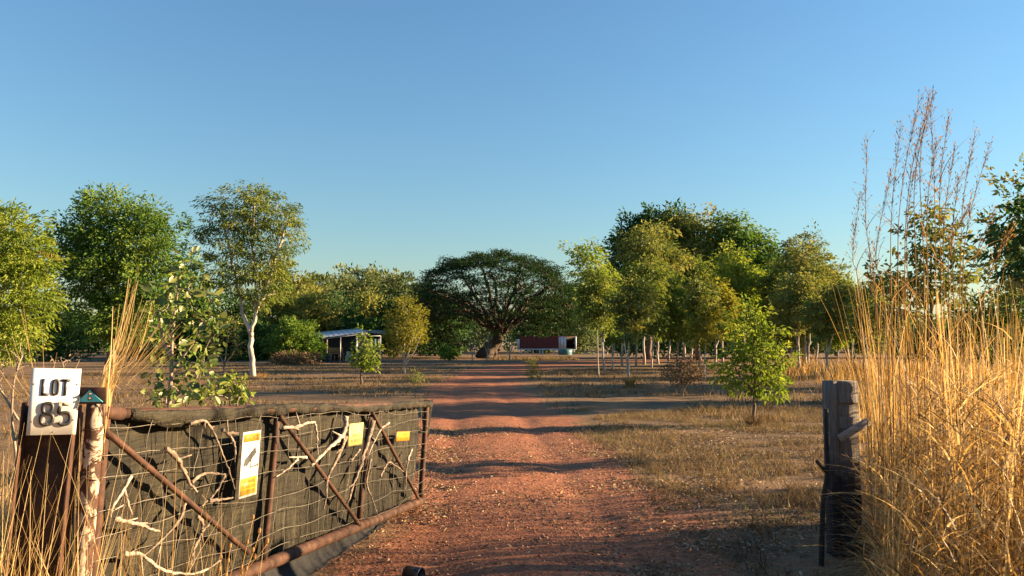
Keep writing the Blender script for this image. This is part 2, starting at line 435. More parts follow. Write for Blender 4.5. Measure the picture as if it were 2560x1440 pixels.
#@@GROUND
# ------------------------------------------------------------------ ground and drive
def graded(lo, hi, c0, c1, step, gr):
    mid = np.arange(c0, c1 + 1e-6, step); a = [c0]; b = [c1]; s = step
    while a[-1] > lo: s *= gr; a.append(a[-1] - s)
    s = step
    while b[-1] < hi: s *= gr; b.append(b[-1] + s)
    return np.concatenate([np.array(a[1:])[::-1], mid, np.array(b[1:])])
gx = graded(-2600, 2600, -4.5, 5.5, 0.075, 1.045); gy = graded(-400, 4200, 3.6, 13.0, 0.065, 1.03)
X, Yg = np.meshgrid(gx, gy); nx, ny = len(gx), len(gy)
Z = terr(X, Yg); far = np.hypot(X, Yg); Z = np.where(far > 700, Z * 0.2, Z)
pm = path_mask(X.ravel(), Yg.ravel()); pm[Yg.ravel() > 130] = 0
gV = np.stack([X, Yg, Z], -1).reshape(-1, 3)
i = np.arange(ny - 1)[:, None] * nx + np.arange(nx - 1)[None]
gQ = np.stack([i, i + 1, i + nx + 1, i + nx], -1).reshape(-1, 4)
isp = pm[gQ].mean(1) > 0.5

def ground_material():
    m, n, l, b = new_mat('earth')
    pos = N(n, 'ShaderNodeNewGeometry').outputs['Position']
    at = N(n, 'ShaderNodeAttribute', attribute_name='tint').outputs['Fac']
    n1 = noise(n, l, pos, 0.55, 5, .6, .4); n2 = noise(n, l, pos, 5.0, 6, .7); n3 = noise(n, l, pos, 38, 4, .7); n4 = noise(n, l, pos, 0.12, 3, .5)
    # drive: red laterite, lighter dust and greyer gravel
    r1 = ramp(n, [(.30, (.175, .064, .034)), (.5, (.295, .112, .055)), (.72, (.42, .185, .095))]); l.new(n2, r1.inputs[0])
    c1 = mixc(n, l, math_(n, l, 'MULTIPLY', n1, 0.65), r1.outputs[0], (.235, .125, .078))
    # field: dry turf, bare earth and dark old thatch
    r2 = ramp(n, [(.28, (.055, .045, .030)), (.45, (.125, .092, .056)), (.62, (.225, .158, .088)), (.8, (.34, .25, .14))]); l.new(n2, r2.inputs[0])
    r3 = ramp(n, [(.40, (.060, .050, .032)), (.60, (.27, .170, .085))]); l.new(n1, r3.inputs[0])
    c2 = mixc(n, l, .5, r2.outputs[0], r3.outputs[0])
    c2 = mixc(n, l, math_(n, l, 'MULTIPLY', n4, .5), c2, (.215, .125, .070))
    # ragged edge between the two
    e = math_(n, l, 'ADD', at, math_(n, l, 'MULTIPLY', math_(n, l, 'SUBTRACT', n2, .5), 0.9))
    e = math_(n, l, 'ADD', e, math_(n, l, 'MULTIPLY', math_(n, l, 'SUBTRACT', n3, .5), 0.5))
    er = ramp(n, [(.30, (0, 0, 0)), (.68, (1, 1, 1))]); l.new(e, er.inputs[0])
    c = mixc(n, l, er.outputs[0], c2, c1)
    gr = ramp(n, [(.30, (.62, .60, .58)), (.5, (1, 1, 1)), (.72, (1.35, 1.3, 1.22))]); l.new(n3, gr.inputs[0])
    c = mixc(n, l, 1.0, c, gr.outputs[0], 'MULTIPLY')
    l.new(c, b.inputs['Base Color']); b.inputs['Roughness'].default_value = 0.95; b.inputs['Specular IOR Level'].default_value = 0.15
    vo = N(n, 'ShaderNodeTexVoronoi'); vo.inputs['Scale'].default_value = 26; l.new(pos, vo.inputs['Vector'])
    p = bump(n, l, b, n2, .7, .05)
    p = bump(n, l, b, math_(n, l, 'SUBTRACT', 1.0, vo.outputs['Distance']), .5, .018, p)
    bump(n, l, b, n3, .8, .014, p)
    return m
M['earth'] = ground_material()
def submesh(name, Q):
    u, inv = np.unique(Q, return_inverse=True)
    return build_mesh(name, gV[u], [inv.reshape(-1, 4)], pm[u], True)
tag(link('ground', submesh('ground', gQ[~isp]), M['earth']), 'dry brown field of mown grass and bare earth', kind='structure')
tag(link('driveway', submesh('driveway', gQ[isp]), M['earth']), 'red dirt driveway running through the gateway into the block', kind='structure')

#@@GATE
# ------------------------------------------------------------------ gate
A_top = P(262, 1036, 4.03); B_top = P(1068, 1010, 8.9); A_bot = P(216, 1597, 4.03)
gn = np.cross(B_top - A_top, A_bot - A_top); gn /= np.linalg.norm(gn)
if gn[0] < 0: gn = -gn
gu = (B_top - A_top) / np.linalg.norm(B_top - A_top)
gw = np.cross(gn, gu); gw = gw if gw[2] > 0 else -gw
def GP(px, py, off=0.0):
    d = ray(px, py); o = A_top + gn * off
    t = ((o - CAMP) @ gn) / (d @ gn); return CAMP + d * t
def gpx(p): return np.linalg.norm(p - CAMP) / F    # metres per pixel there
def rust_mat(name, paint=None, amt=0.5):
    m, n, l, b = new_mat(name)
    tc = N(n, 'ShaderNodeNewGeometry').outputs['Position']
    f = noise(n, l, tc, 14, 6, .7, .3); g = noise(n, l, tc, 60, 4, .7)
    r = ramp(n, [(.25, (.018, .009, .006)), (.5, (.058, .024, .012)), (.75, (.13, .056, .024))]); l.new(f, r.inputs[0])
    c = r.outputs[0]
    if paint:
        f2 = noise(n, l, tc, 9, 7, .75, .8, (1, 1, .5))
        k = ramp(n, [(amt - .015, (0, 0, 0)), (amt + .015, (1, 1, 1))]); l.new(f2, k.inputs[0])
        pc = mixc(n, l, math_(n, l, 'MULTIPLY', g, .35), paint, tuple(x * .55 for x in paint))
        c = mixc(n, l, k.outputs[0], pc, c)
    l.new(c, b.inputs['Base Color']); b.inputs['Roughness'].default_value = .8; b.inputs['Metallic'].default_value = .1
    bump(n, l, b, f, .35, .006); return m
M['rust'] = rust_mat('rust'); M['rust_white'] = rust_mat('rust_white', (.52, .43, .31), .50)
M['rust_dark'] = rust_mat('rust_dark')
def cloth_mat():
    m, n, l, b = new_mat('shade_cloth')
    pos = N(n, 'ShaderNodeNewGeometry').outputs['Position']
    f = noise(n, l, pos, 3, 5, .6, .3); st = noise(n, l, pos, 10, 3, .6, .6, (.6, .6, 26)); st2 = noise(n, l, pos, 7, 3, .6, .3, (4, 2.2, .35))
    r = ramp(n, [(.35, (.006, .0058, .0045)), (.62, (.040, .036, .023))]); l.new(st, r.inputs[0])
    r2 = ramp(n, [(.35, (.5, .5, .48)), (.65, (1.35, 1.3, 1.15))]); l.new(f, r2.inputs[0])
    c = mixc(n, l, 1.0, r.outputs[0], r2.outputs[0], 'MULTIPLY')
    l.new(c, b.inputs['Base Color']); b.inputs['Roughness'].default_value = .75; b.inputs['Specular IOR Level'].default_value = .25
    p = bump(n, l, b, st2, .9, .05); bump(n, l, b, st, .35, .006, p); return m
M['cloth'] = cloth_mat()
M['wire'] = plain_mat('wire', (.10, .09, .07), (.30, .27, .21), 30, .5, .4, 0)
M['wood_grey'] = bark_mat('wood_grey', (.06, .043, .03), (.36, .28, .20), 26, (1, 1, 1), .5)
M['wood_pale'] = bark_mat('wood_pale', (.11, .083, .06), (.56, .48, .38), 24, (1, 1, 1), .4)
M['plastic_black'] = plain_mat('plastic_black', (.004, .0043, .006), (.009, .010, .012), 6, .85, 0, .6)

gate = thing('farm_gate', 'rusty pipe farm gate lined with dark shade cloth and wire mesh, standing open', 'gate', (A_bot[0], A_bot[1], 0))
GO = np.array([A_bot[0], A_bot[1], 0.0])
B_bot = GP(1052, 1252)
def gtube(name, pts, r, mat='rust', sides=10, parent=gate, wob=0.05, n=None):
    mb = MB(); pl = smooth_line(pts, n or max(2, 4 * len(pts))); rr = np.asarray(r, float)
    mb.tube(pl, rr if rr.ndim == 0 else np.interp(np.linspace(0, 1, len(pl)), np.linspace(0, 1, len(rr)), rr), sides, wob=wob)
    return mb.build(name, M[mat], parent, True, GO)
gtube('bottom_rail', [A_bot, B_bot + gu * .04], 0.046, n=24)
gtube('top_rail', [A_top, B_top], 0.030)
gtube('end_post', [GP(1067, 1012), GP(1051, 1250)], 0.030)
gtube('end_post', [A_top, A_bot], 0.030)
gtube('upright', [GP(694, 1036), GP(656, 1425)], 0.026)
gtube('upright', [GP(926, 1026), GP(897, 1302)], 0.026)
for a_, b_ in (((262, 1076), (622, 1382)), ((700, 1040), (899, 1312)), ((930, 1030), (1046, 1246))):
    gtube('brace', [GP(*a_, .035), GP(*b_, .035)], 0.0175)
# shade cloth: one wrinkled sheet behind the bars
Lg = float((B_top - A_top) @ gu); rgc = np.random.default_rng(5)
def cloth_sheet():
    nu, nv = 150, 46
    u = np.linspace(0.10, Lg - .06, nu); v = np.linspace(0, 1, nv); U, Vv = np.meshgrid(u, v)
    top = A_top[None, None] + gu * U[..., None]
    fr = (U / Lg)[..., None]; bot = A_bot * (1 - fr) + B_bot * fr
    bot = bot - gw * 0.03
    S = top * (1 - Vv[..., None]) + bot * Vv[..., None]
    w = 0.045 * np.sin(U * 9 + 1.5 * np.sin(Vv * 3)) * (0.3 + Vv * .5) + 0.03 * np.sin(U * 23 + 2 * np.sin(Vv * 2.2 + U)) * Vv + 0.09 * (fbm(U * 3.2, Vv * 1.6, 3) - .45) + 0.03 * (fbm(U * 11, Vv * 2.2, 8) - .45)
    S = S - gn * (0.055 + np.abs(w) * 0.9)[..., None]
    i = np.arange(nv - 1)[:, None] * nu + np.arange(nu - 1)[None]
    Q = np.stack([i, i + 1, i + nu + 1, i + nu], -1).reshape(-1, 4)
    return S.reshape(-1, 3), Q
mb = MB(); mb.add(*cloth_sheet()); o = mb.build('shade_cloth', M['cloth'], gate, True, GO)
tag(o, 'dark olive shade cloth stretched behind the gate bars')
so = o.modifiers.new('thick', 'SOLIDIFY'); so.thickness = 0.004
# cloth rolled over the top rail, with a ragged flap on the near side
def cloth_roll():
    nu, na = 130, 16
    u = np.linspace(0.16, Lg + .10, nu); ang = np.linspace(-1.15, 1.25 * math.pi, na); U, Aa = np.meshgrid(u, ang)
    rr = 0.040 + 0.014 * (fbm(U * 4, Aa * 1.2, 21) - .4) + 0.012 * (fbm(U * 15, Aa * 2, 22) - .4)
    rr = rr * (0.85 + 0.25 * np.exp(-((U - .6) / .4) ** 2))
    Aj = Aa
    c = A_top[None, None] + gu * U[..., None] - gw * 0.012 * np.sin(U * 2.4)[..., None]
    S = c + gn * (np.cos(Aj) * rr)[..., None] + gw * (np.sin(Aj) * rr * .8)[..., None]
    flap = np.clip(-Aa / 1.15, 0, 1); drop = 0.01 + 0.07 * fbm(U * 2.6, U * 0, 30) + .03 * np.exp(-((U - .55) / .3) ** 2)
    drop = drop * np.clip((U - .16) * 3, 0, 1)
    S = S - gw * (flap * drop)[..., None] * 0.55 + gn * (flap * 0.02 * np.sin(U * 19))[..., None]
    i = np.arange(na - 1)[:, None] * nu + np.arange(nu - 1)[None]
    return S.reshape(-1, 3), np.stack([i, i + 1, i + nu + 1, i + nu], -1).reshape(-1, 4)
mb = MB(); mb.add(*cloth_roll()); o = mb.build('rolled_cloth', M['cloth'], gate, True, GO)
tag(o, 'end of the shade cloth rolled over the top rail')
so = o.modifiers.new('thick', 'SOLIDIFY'); so.thickness = 0.006
# loose end of cloth hanging past the far post
mb = MB(); uu, vv = np.meshgrid(np.linspace(0, 1, 10), np.linspace(0, 1, 14))
S = (B_top + gu * .06)[None, None] + gu * (uu * .10 * (1 - .3 * vv))[..., None] - gw * (vv * (.42 - .2 * uu) - .04)[..., None] - gn * (.03 + .05 * np.sin(uu * 5 + vv * 4))[..., None]
i = np.arange(13)[:, None] * 10 + np.arange(9)[None]
mb.add(S.reshape(-1, 3), np.stack([i, i + 1, i + 11, i + 10], -1).reshape(-1, 4)); mb.build('cloth_tail', M['cloth'], gate, True, GO)
# plastic skirt dragging on the ground under the rail
mb = MB(); nu, nv = 60, 12; uu, vv = np.meshgrid(np.linspace(0.9, Lg * .80, nu), np.linspace(0, 1, nv))
fr = (uu / Lg)[..., None]; S = A_bot * (1 - fr) + B_bot * fr
wd = (0.17 - .13 * (uu / Lg)) * (0.5 + 1.0 * fbm(uu * 3, uu * 0, 61))
S = S - gn * .05 + np.array([1.0, -.1, 0]) * (vv * wd)[..., None] + gw * 0
zz = S[..., 2] * (1 - vv) ** 2.2; S[..., 2] = np.maximum(zz - .03, terr(S[..., 0], S[..., 1]) + .008) + .05 * (fbm(uu * 9, vv * 4, 62) - .2) * np.sin(vv * 3.1)
i = np.arange(nv - 1)[:, None] * nu + np.arange(nu - 1)[None]
mb.add(S.reshape(-1, 3), np.stack([i, i + 1, i + nu + 1, i + nu], -1).reshape(-1, 4))
tag(mb.build('plastic_skirt', M['plastic_black'], gate, True, GO), 'black plastic sheet trailing on the ground below the gate')
# fencing wire
def gate_pt(u, v, off): # u metres along, v 0 top .. 1 bottom
    fr = u / Lg; return (A_top + gu * u) * (1 - v) + (A_bot * (1 - fr) + B_bot * fr) * v + gn * off
for k, v in enumerate((.055, .17, .29, .41, .54, .67, .80, .92)):
    us = np.linspace(-.05, Lg, 70); pts = []
    for q in us:
        pts.append(gate_pt(q, v + .014 * math.sin(q * 2 + k) + .05 * (vnoise(np.array([q * 2.2]), np.array([k * 9.]), 4)[0] - .5), .020 + .022 * (vnoise(np.array([q * 5.]), np.array([k * 3.]), 6)[0])) - gw * 0.006 * abs(math.sin(q * 10)))
    mb = MB(); mb.tube(np.array(pts), .0020, 5); mb.build('mesh_wire', M['wire'], gate, True, GO)
ui = .12; k = 0
while ui < Lg - .05:
    vs = np.linspace(.03, .95, 22); ph = rgc.random() * 6; am = .015 + .055 * rgc.random()
    pts = [gate_pt(ui + am * math.sin(v * 5 + ph) + .012 * math.sin(v * 25 + ph), v, .026 + .01 * math.sin(v * 11 + ph)) for v in vs]
    mb = MB(); mb.tube(np.array(pts), .0017, 5); mb.build('mesh_wire', M['wire'], gate, True, GO)
    ui += .165 + .03 * rgc.random(); k += 1
for (px, py) in ((1058, 1130), (1055, 1180), (1062, 1070), (1052, 1228)):   # wire ties round the far post
    c = GP(px, py); a = np.linspace(0, 6.9, 18)
    pts = c + np.cos(a)[:, None] * gn * .04 + np.sin(a)[:, None] * gu * .04 + np.linspace(0, .03, 18)[:, None] * gw
    mb = MB(); mb.tube(pts, .0028, 5); mb.build('tie_wire', M['wire'], gate, True, GO)

# dead branches woven into the gate
STICKS = [
 ('long bowed dead branch arching from the cloth roll down to the camera sign', 5, [[(475, 1059), (511, 1053), (536, 1085), (552, 1122), (572, 1174), (588, 1226)]], 0),
 ('thick bent grey stick in the upper middle of the first gate bay', 8.5, [[(415, 1122), (439, 1142), (463, 1182), (475, 1210), (493, 1230)]], 0),
 ('angled branch crossing behind the first gate brace with a level upper arm', 6, [[(479, 1206), (511, 1184), (564, 1186)], [(564, 1188), (536, 1234), (503, 1267)]], 0),
 ('short level stub of wood left of the camera sign foot', 6, [[(523, 1251), (552, 1250), (582, 1244)]], 0),
 ('forked pale stick nearest the white gate post', 6, [[(328, 1190), (310, 1222), (282, 1267), (276, 1291)], [(312, 1224), (320, 1260), (331, 1287)]], 1),
 ('stout level pale stick low beside the white gate post', 7.5, [[(286, 1298), (320, 1304), (346, 1311), (372, 1320), (400, 1328)]], 1),
 ('thin slanting branch descending left below the first brace', 5, [[(463, 1259), (451, 1295), (415, 1339), (362, 1388)]], 0),
 ('knobbly upright stick with a side spur at the foot of the first brace', 6, [[(493, 1291), (507, 1307), (499, 1343), (483, 1380), (479, 1412)], [(503, 1331), (523, 1311)]], 0),
 ('big pale branch bowed like a smile along the bottom of the gate', 7, [[(310, 1384), (350, 1386), (378, 1404), (403, 1424), (447, 1434), (503, 1430), (554, 1400)]], 1),
 ('gnarled knot of wood just left of the camera sign top', 6, [[(558, 1074), (575, 1090), (586, 1112), (588, 1146)], [(564, 1080), (596, 1086)]], 0),
 ('white hooked branch beside the second brace top, elbow at upper right', 6, [[(707, 1070), (740, 1067), (777, 1055), (789, 1062), (793, 1100), (795, 1137)]], 1),
 ('thickest bleached branch, crossing the middle bay from top right', 9, [[(865, 1040), (858, 1085), (822, 1121), (777, 1166)]], 1),
 ('long brown stick under the yellow property sign, leaning left', 5.5, [[(868, 1087), (847, 1137), (827, 1177), (817, 1207), (816, 1237), (808, 1275)]], 0),
 ('elbow-shaped stick in the left of the middle bay', 5, [[(767, 1143), (723, 1143)], [(745, 1148), (723, 1170), (690, 1193)]], 1),
 ('long straight grey pole of wood before the second upright', 8, [[(933, 1053), (910, 1137), (893, 1187), (868, 1258)]], 0),
 ('slim forked stick between the second upright and third brace', 4, [[(973, 1057), (950, 1077), (920, 1137)]], 1),
 ('thin zigzag stick low beside the second upright', 4, [[(927, 1147), (917, 1207), (930, 1247), (943, 1283)]], 0),
 ('small arched stick shaped like a roof in the last bay', 4, [[(950, 1193), (962, 1170), (975, 1156), (1010, 1180)]], 0),
 ('slender pale twig close to the far gate post', 3.6, [[(1030, 1123), (1018, 1160), (1013, 1227)]], 1),
 ('short dark peg of wood below the yellow property sign', 4, [[(900, 1123), (878, 1153)]], 0)]
for si, (lab, rpx, lines, pale) in enumerate(STICKS):
    rg = np.random.default_rng(900 + si); c0 = GP(*lines[0][0], .05)
    mb = MB()
    for li, ln in enumerate(lines):
        pts = np.array([GP(*q, .052 + .012 * math.sin(j * 2.1 + si)) for j, q in enumerate(ln)])
        n = 5 * len(pts); pl = smooth_line(pts, n); s = gpx(pts[0])
        pl += rg.normal(size=pl.shape) * s * rpx * .12
        r = s * rpx * .66 * (1 if li == 0 else .75) * (1.08 - .6 * np.linspace(0, 1, n)) * (1 + .45 * (rg.random(n) - .5))
        mb.tube(pl, r, 8, wob=.35, seed=si)
        for q in range(1 + int(len(ln) > 3)):      # snapped side twigs
            j = int(rg.integers(2, n - 2)); dv = unit(pl[min(j + 1, n - 1)] - pl[j - 1] + rg.normal(size=3) * np.linalg.norm(pl[j + 1] - pl[j - 1]) * .9); dv = unit(dv - gn * (dv @ gn) * .8); mb.tube([pl[j], pl[j] + dv * s * rpx * (3 + 4 * rg.random())], [r[j] * .6, r[j] * .3], 6)
    tag(mb.build('dead_branch', M['wood_pale' if pale else 'wood_grey'], None, True, c0), lab, 'branch', 'dead branches woven into the gate').location = tuple(c0)

# ------------------------------------------------------------------ lettering and signs
def text_mesh(body, w, h, bold=0.0, extrude=0.0005):
    cu = bpy.data.curves.new('t', 'FONT'); cu.body = body; cu.size = 1; cu.offset = bold; cu.extrude = 0; cu.align_x = 'CENTER'; cu.resolution_u = 3
    ob = bpy.data.objects.new('t', cu); COL.objects.link(ob); bpy.context.view_layer.update()
    me = bpy.data.meshes.new_from_object(ob.evaluated_get(bpy.context.evaluated_depsgraph_get()))
    bpy.data.objects.remove(ob, do_unlink=True)
    n = len(me.vertices); co = np.empty(n * 3, np.float32); me.vertices.foreach_get('co', co); co = co.reshape(-1, 3)
    lo, hi = co.min(0), co.max(0); co -= (lo + hi) / 2; co[:, 0] *= w / (hi[0] - lo[0]); co[:, 1] *= h / (hi[1] - lo[1]); co[:, 2] = 0
    me.vertices.foreach_set('co', co.ravel()); me.materials.clear(); me.update()
    return me
def frame(c, x, y):
    x = x / np.linalg.norm(x); y = y - x * (x @ y); y /= np.linalg.norm(y); z = np.cross(x, y)
    m = Matrix.Identity(4)
    for r in range(3): m[r][0], m[r][1], m[r][2], m[r][3] = x[r], y[r], z[r], c[r]
    return m
def flat_mat(name, c, rough=.45, dirt=.25):
    m, n, l, b = new_mat(name); tc = N(n, 'ShaderNodeTexCoord').outputs['Object']
    f = noise(n, l, tc, 18, 5, .65); k = ramp(n, [(.45, (0, 0, 0)), (.8, (1, 1, 1))]); l.new(f, k.inputs[0])
    cc = mixc(n, l, math_(n, l, 'MULTIPLY', k.outputs[0], dirt), c, tuple(x * .6 + .03 for x in c))
    l.new(cc, b.inputs['Base Color']); b.inputs['Roughness'].default_value = rough; return m
for nm, c in (('sign_white', (.66, .65, .62)), ('sign_yellow', (.60, .35, .03)), ('sign_cream', (.62, .47, .16)), ('sign_orange', (.62, .27, .015)), ('ink', (.02, .02, .02)),
              ('ink_faded', (.32, .19, .07)), ('ink_olive', (.25, .19, .03)), ('ink_grey', (.06, .065, .06)), ('teal', (.12, .55, .52))):
    M[nm] = flat_mat(nm, c)
def plate_mesh(w, h, t=.002, cr=0.0, bend=0.0):
    mb = MB(); nx_ = 12; xs = np.linspace(-w / 2, w / 2, nx_)
    z = bend * (np.sin((xs / w + .5) * math.pi * 2.0))
    V = []
    for zz in (0, -t):
        for yy in (-h / 2, h / 2):
            V += [(x, yy, z_ + zz) for x, z_ in zip(xs, z)]
    V = np.array(V); n = nx_; Q = []
    for i in range(n - 1):
        Q += [(i, i + 1, n + i + 1, n + i), (2 * n + i + 1, 2 * n + i, 3 * n + i, 3 * n + i + 1), (i + 1, i, 2 * n + i, 2 * n + i + 1), (n + i, n + i + 1, 3 * n + i + 1, 3 * n + i)]
    Q += [(0, n, 3 * n, 2 * n), (2 * n - 1, n - 1, 3 * n - 1, 4 * n - 1)]
    mb.add(V, Q); return mb
def sign(name, label, corners, mat, off):
    tl, tr, br_, bl = [GP(*c, off) for c in corners]
    x = (tr - tl + br_ - bl) / 2; y = (tl - bl + tr - br_) / 2; c = (tl + tr + br_ + bl) / 4
    w, h = np.linalg.norm(x), np.linalg.norm(y)
    e = thing(name, label, 'sign'); e.matrix_world = frame(c, x, y)
    plate_mesh(w, h).build('plate', M[mat], e)
    return e, w, h
def lay(e, name, me, mat, x, y, z=.0015):
    return link(name, me, M[mat], e, (x, y, z))
def rect(w, h):
    mb = MB(); mb.box((-w / 2, -h / 2, -.0006), (w / 2, h / 2, .0004)); return mb.mesh('panel')
def poly_mesh(pts, t=.0006):
    n = len(pts); V = [(x, y, t) for x, y in pts] + [(x, y, -t) for x, y in pts]
    me = bpy.data.meshes.new('shape'); me.from_pydata(V, [], [tuple(range(n)), tuple(range(2 * n - 1, n - 1, -1))] + [(i, n + i, n + (i + 1) % n, (i + 1) % n) for i in range(n)]); me.update(); return me
e, w, h = sign('security_sign', 'tall white and yellow security notice with camera symbol wired to gate', [(613, 1081), (659, 1075), (634, 1236), (591, 1250)], 'sign_white', .07)
lay(e, 'header_panel', rect(w * .90, h * .12), 'sign_yellow', 0, h * .405)
lay(e, 'header_text', text_mesh('SECURITY NOTICE', w * .84, h * .075, .012), 'ink_olive', 0, h * .405, .003)
lay(e, 'footer_panel', rect(w * .90, h * .26), 'sign_yellow', 0, -h * .335)
for k, t in enumerate(('THESE PREMISES', 'ARE PROTECTED BY', 'VIDEO SURVEILLANCE')):
    lay(e, 'footer_text', text_mesh(t, w * (.66, .74, .80)[k], h * .05, .008), 'ink_olive', 0, -h * (.265 + .075 * k), .003)
cam_body = [(-.36, -.02), (-.30, .02), (-.32, .06), (.26, .245), (.31, .15), (-.20, -.06), (-.24, -.02)]
cam_body = [(-.38, .00), (-.33, .035), (-.33, .075), (.24, .25), (.30, .155), (-.20, -.035), (-.24, .00), (-.30, -.03)]
lay(e, 'camera_symbol', poly_mesh([(x * w, y * h) for x, y in cam_body]), 'ink_grey', 0, 0)
lay(e, 'camera_arm', poly_mesh([(x * w, y * h) for x, y in [(.02, .06), (.06, .07), (.07, -.045), (.42, -.025), (.42, -.005), (.46, -.005), (.46, -.065), (.42, -.065), (.42, -.045), (.03, -.065)]]), 'ink_grey', 0, 0)
e, w, h = sign('property_sign', 'faded cream yellow private property sign on the middle gate bay', [(876, 1060), (911, 1056), (903, 1110), (869, 1116)], 'sign_cream', .07)
lay(e, 'text', text_mesh('PRIVATE', w * .58, h * .15, .02), 'ink_faded', 0, -h * .06, .0015)
lay(e, 'text', text_mesh('PROPERTY', w * .72, h * .15, .02), 'ink_faded', 0, -h * .29, .0015)
for (x, y) in ((-.36, .22), (-.2, .28), (-.22, .12), (-.1, .24), (-.28, .05)): lay(e, 'faded_mark', rect(w * .03, h * .07), 'ink_faded', x * w, y * h)
e, w, h = sign('danger_sign', 'small orange danger sign wired near the far end of gate', [(993, 1080), (1025, 1078), (1022, 1101), (990, 1103)], 'sign_orange', .07)
lay(e, 'text', text_mesh('Danger', w * .5, h * .30, .015), 'ink_olive', w * .12, h * .2)
lay(e, 'text', text_mesh('guard dogs', w * .62, h * .24, .012), 'ink_olive', w * .1, -h * .22)
lay(e, 'warning_triangle', poly_mesh([(-.09 * w, -.16 * h), (.09 * w, -.16 * h), (0, .18 * h)]), 'ink_olive', -w * .36, -h * .05)

# posts at the hinge side
def lean_pts(p0, p1, Y): return P(*p0, Y), P(*p1, Y)
t_, b_ = lean_pts((241, 1008), (196, 1530), 3.95)
d_ = (t_ - b_) / np.linalg.norm(t_ - b_); b_ = b_ - d_ * (b_[2] + .1) / d_[2]
post = thing('gate_post', 'round pipe gate post with peeling white paint over rust, leaning', 'post', (b_[0], b_[1], 0))
mb = MB(); pl = smooth_line([b_, t_], 14); mb.tube(pl, .0445, 20, wob=.03, seed=2); mb.build('pipe', M['rust_white'], post, True, (b_[0], b_[1], 0))
M['wire_rusty'] = plain_mat('wire_rusty', (.07, .045, .03), (.16, .1, .06), 30, .7, .3, 0)
for (py, tw) in ((1078, .05), (1175, -.12), (1272, .1), (1345, .08)):
    px = 241 + (py - 1008) * (-45 / 522.); c = P(px, py, 3.95); a = np.linspace(-.6, 5.9, 26)
    pts = c + np.stack([np.cos(a) * .049, np.sin(a) * .049, np.linspace(-tw / 2, tw / 2, 26) * .8], -1)
    mb = MB(); mb.tube(pts, .0025, 5); mb.build('tie_wire', M['wire_rusty'], post, True, (b_[0], b_[1], 0))
mb = MB(); hp = P(262, 1036, 4.0); mb.tube([P(246, 1030, 3.96), hp + gu * .12], .033, 14); mb.build('hinge_arm', M['rust'], post, True, (b_[0], b_[1], 0))
# I-beam with the lot sign
bt, bb = P(136, 1005, 3.9), P(92, 1440, 3.9); d_ = (bt - bb) / np.linalg.norm(bt - bb); bb = bb - d_ * (bb[2] + .1) / d_[2]
beam = thing('steel_post', 'brown rusty steel beam post carrying the lot number board', 'post', (bb[0], bb[1], 0))
fm = frame(bb, np.cross(np.array([0, 1., 0]), d_), d_)   # x = right in the picture, y = along the beam, z = towards the camera
Lb = float(np.linalg.norm(bt - bb)); rz = Matrix.Rotation(math.radians(17), 4, 'Y'); BM = fm @ rz
def beam_part(name, lo, hi, mat='rust_dark'):
    mb = MB(); mb.box(lo, hi, BM); o = mb.build(name, M[mat], beam, False, (bb[0], bb[1], 0)); bv = o.modifiers.new('b', 'BEVEL'); bv.width = .002; bv.segments = 2; return o
beam_part('web', (-.105, 0, -.005), (.105, Lb, .005)); beam_part('flange', (-.116, 0, -.10), (-.106, Lb, .10)); beam_part('flange', (.106, 0, -.10), (.116, Lb, .10))
bpl = P(243, 989, 3.86)
br = thing('steel_bracket', 'rusty square steel plate bolted with a teal triangle above the gate post', 'bracket', tuple(bpl))
mb = MB(); mb.box((-.115, -.004, -.041), (.046, .004, .041)); o = mb.build('plate', M['rust'], br); o.modifiers.new('b', 'BEVEL').width = .004
me = poly_mesh([(-.062, -.026), (.062, -.026), (-.004, .03)], .0035); o = link('triangle_plate', me, M['teal'], br, (-.028, -.009, -.004)); o.rotation_euler = (math.pi / 2, 0, 0)
M['bolt'] = plain_mat('bolt', (.08, .06, .05), (.2, .17, .15), 30, .5, .6, .2)
for dz in (.009, -.013):
    mb = MB(); mb.tube([(0, -.010, 0), (0, -.017, 0)], .0085, 16); mb.tube([(0, -.016, 0), (0, -.024, 0)], .0055, 6); o = mb.build('bolt', M['bolt'], br); o.location = (-.030, 0, dz)
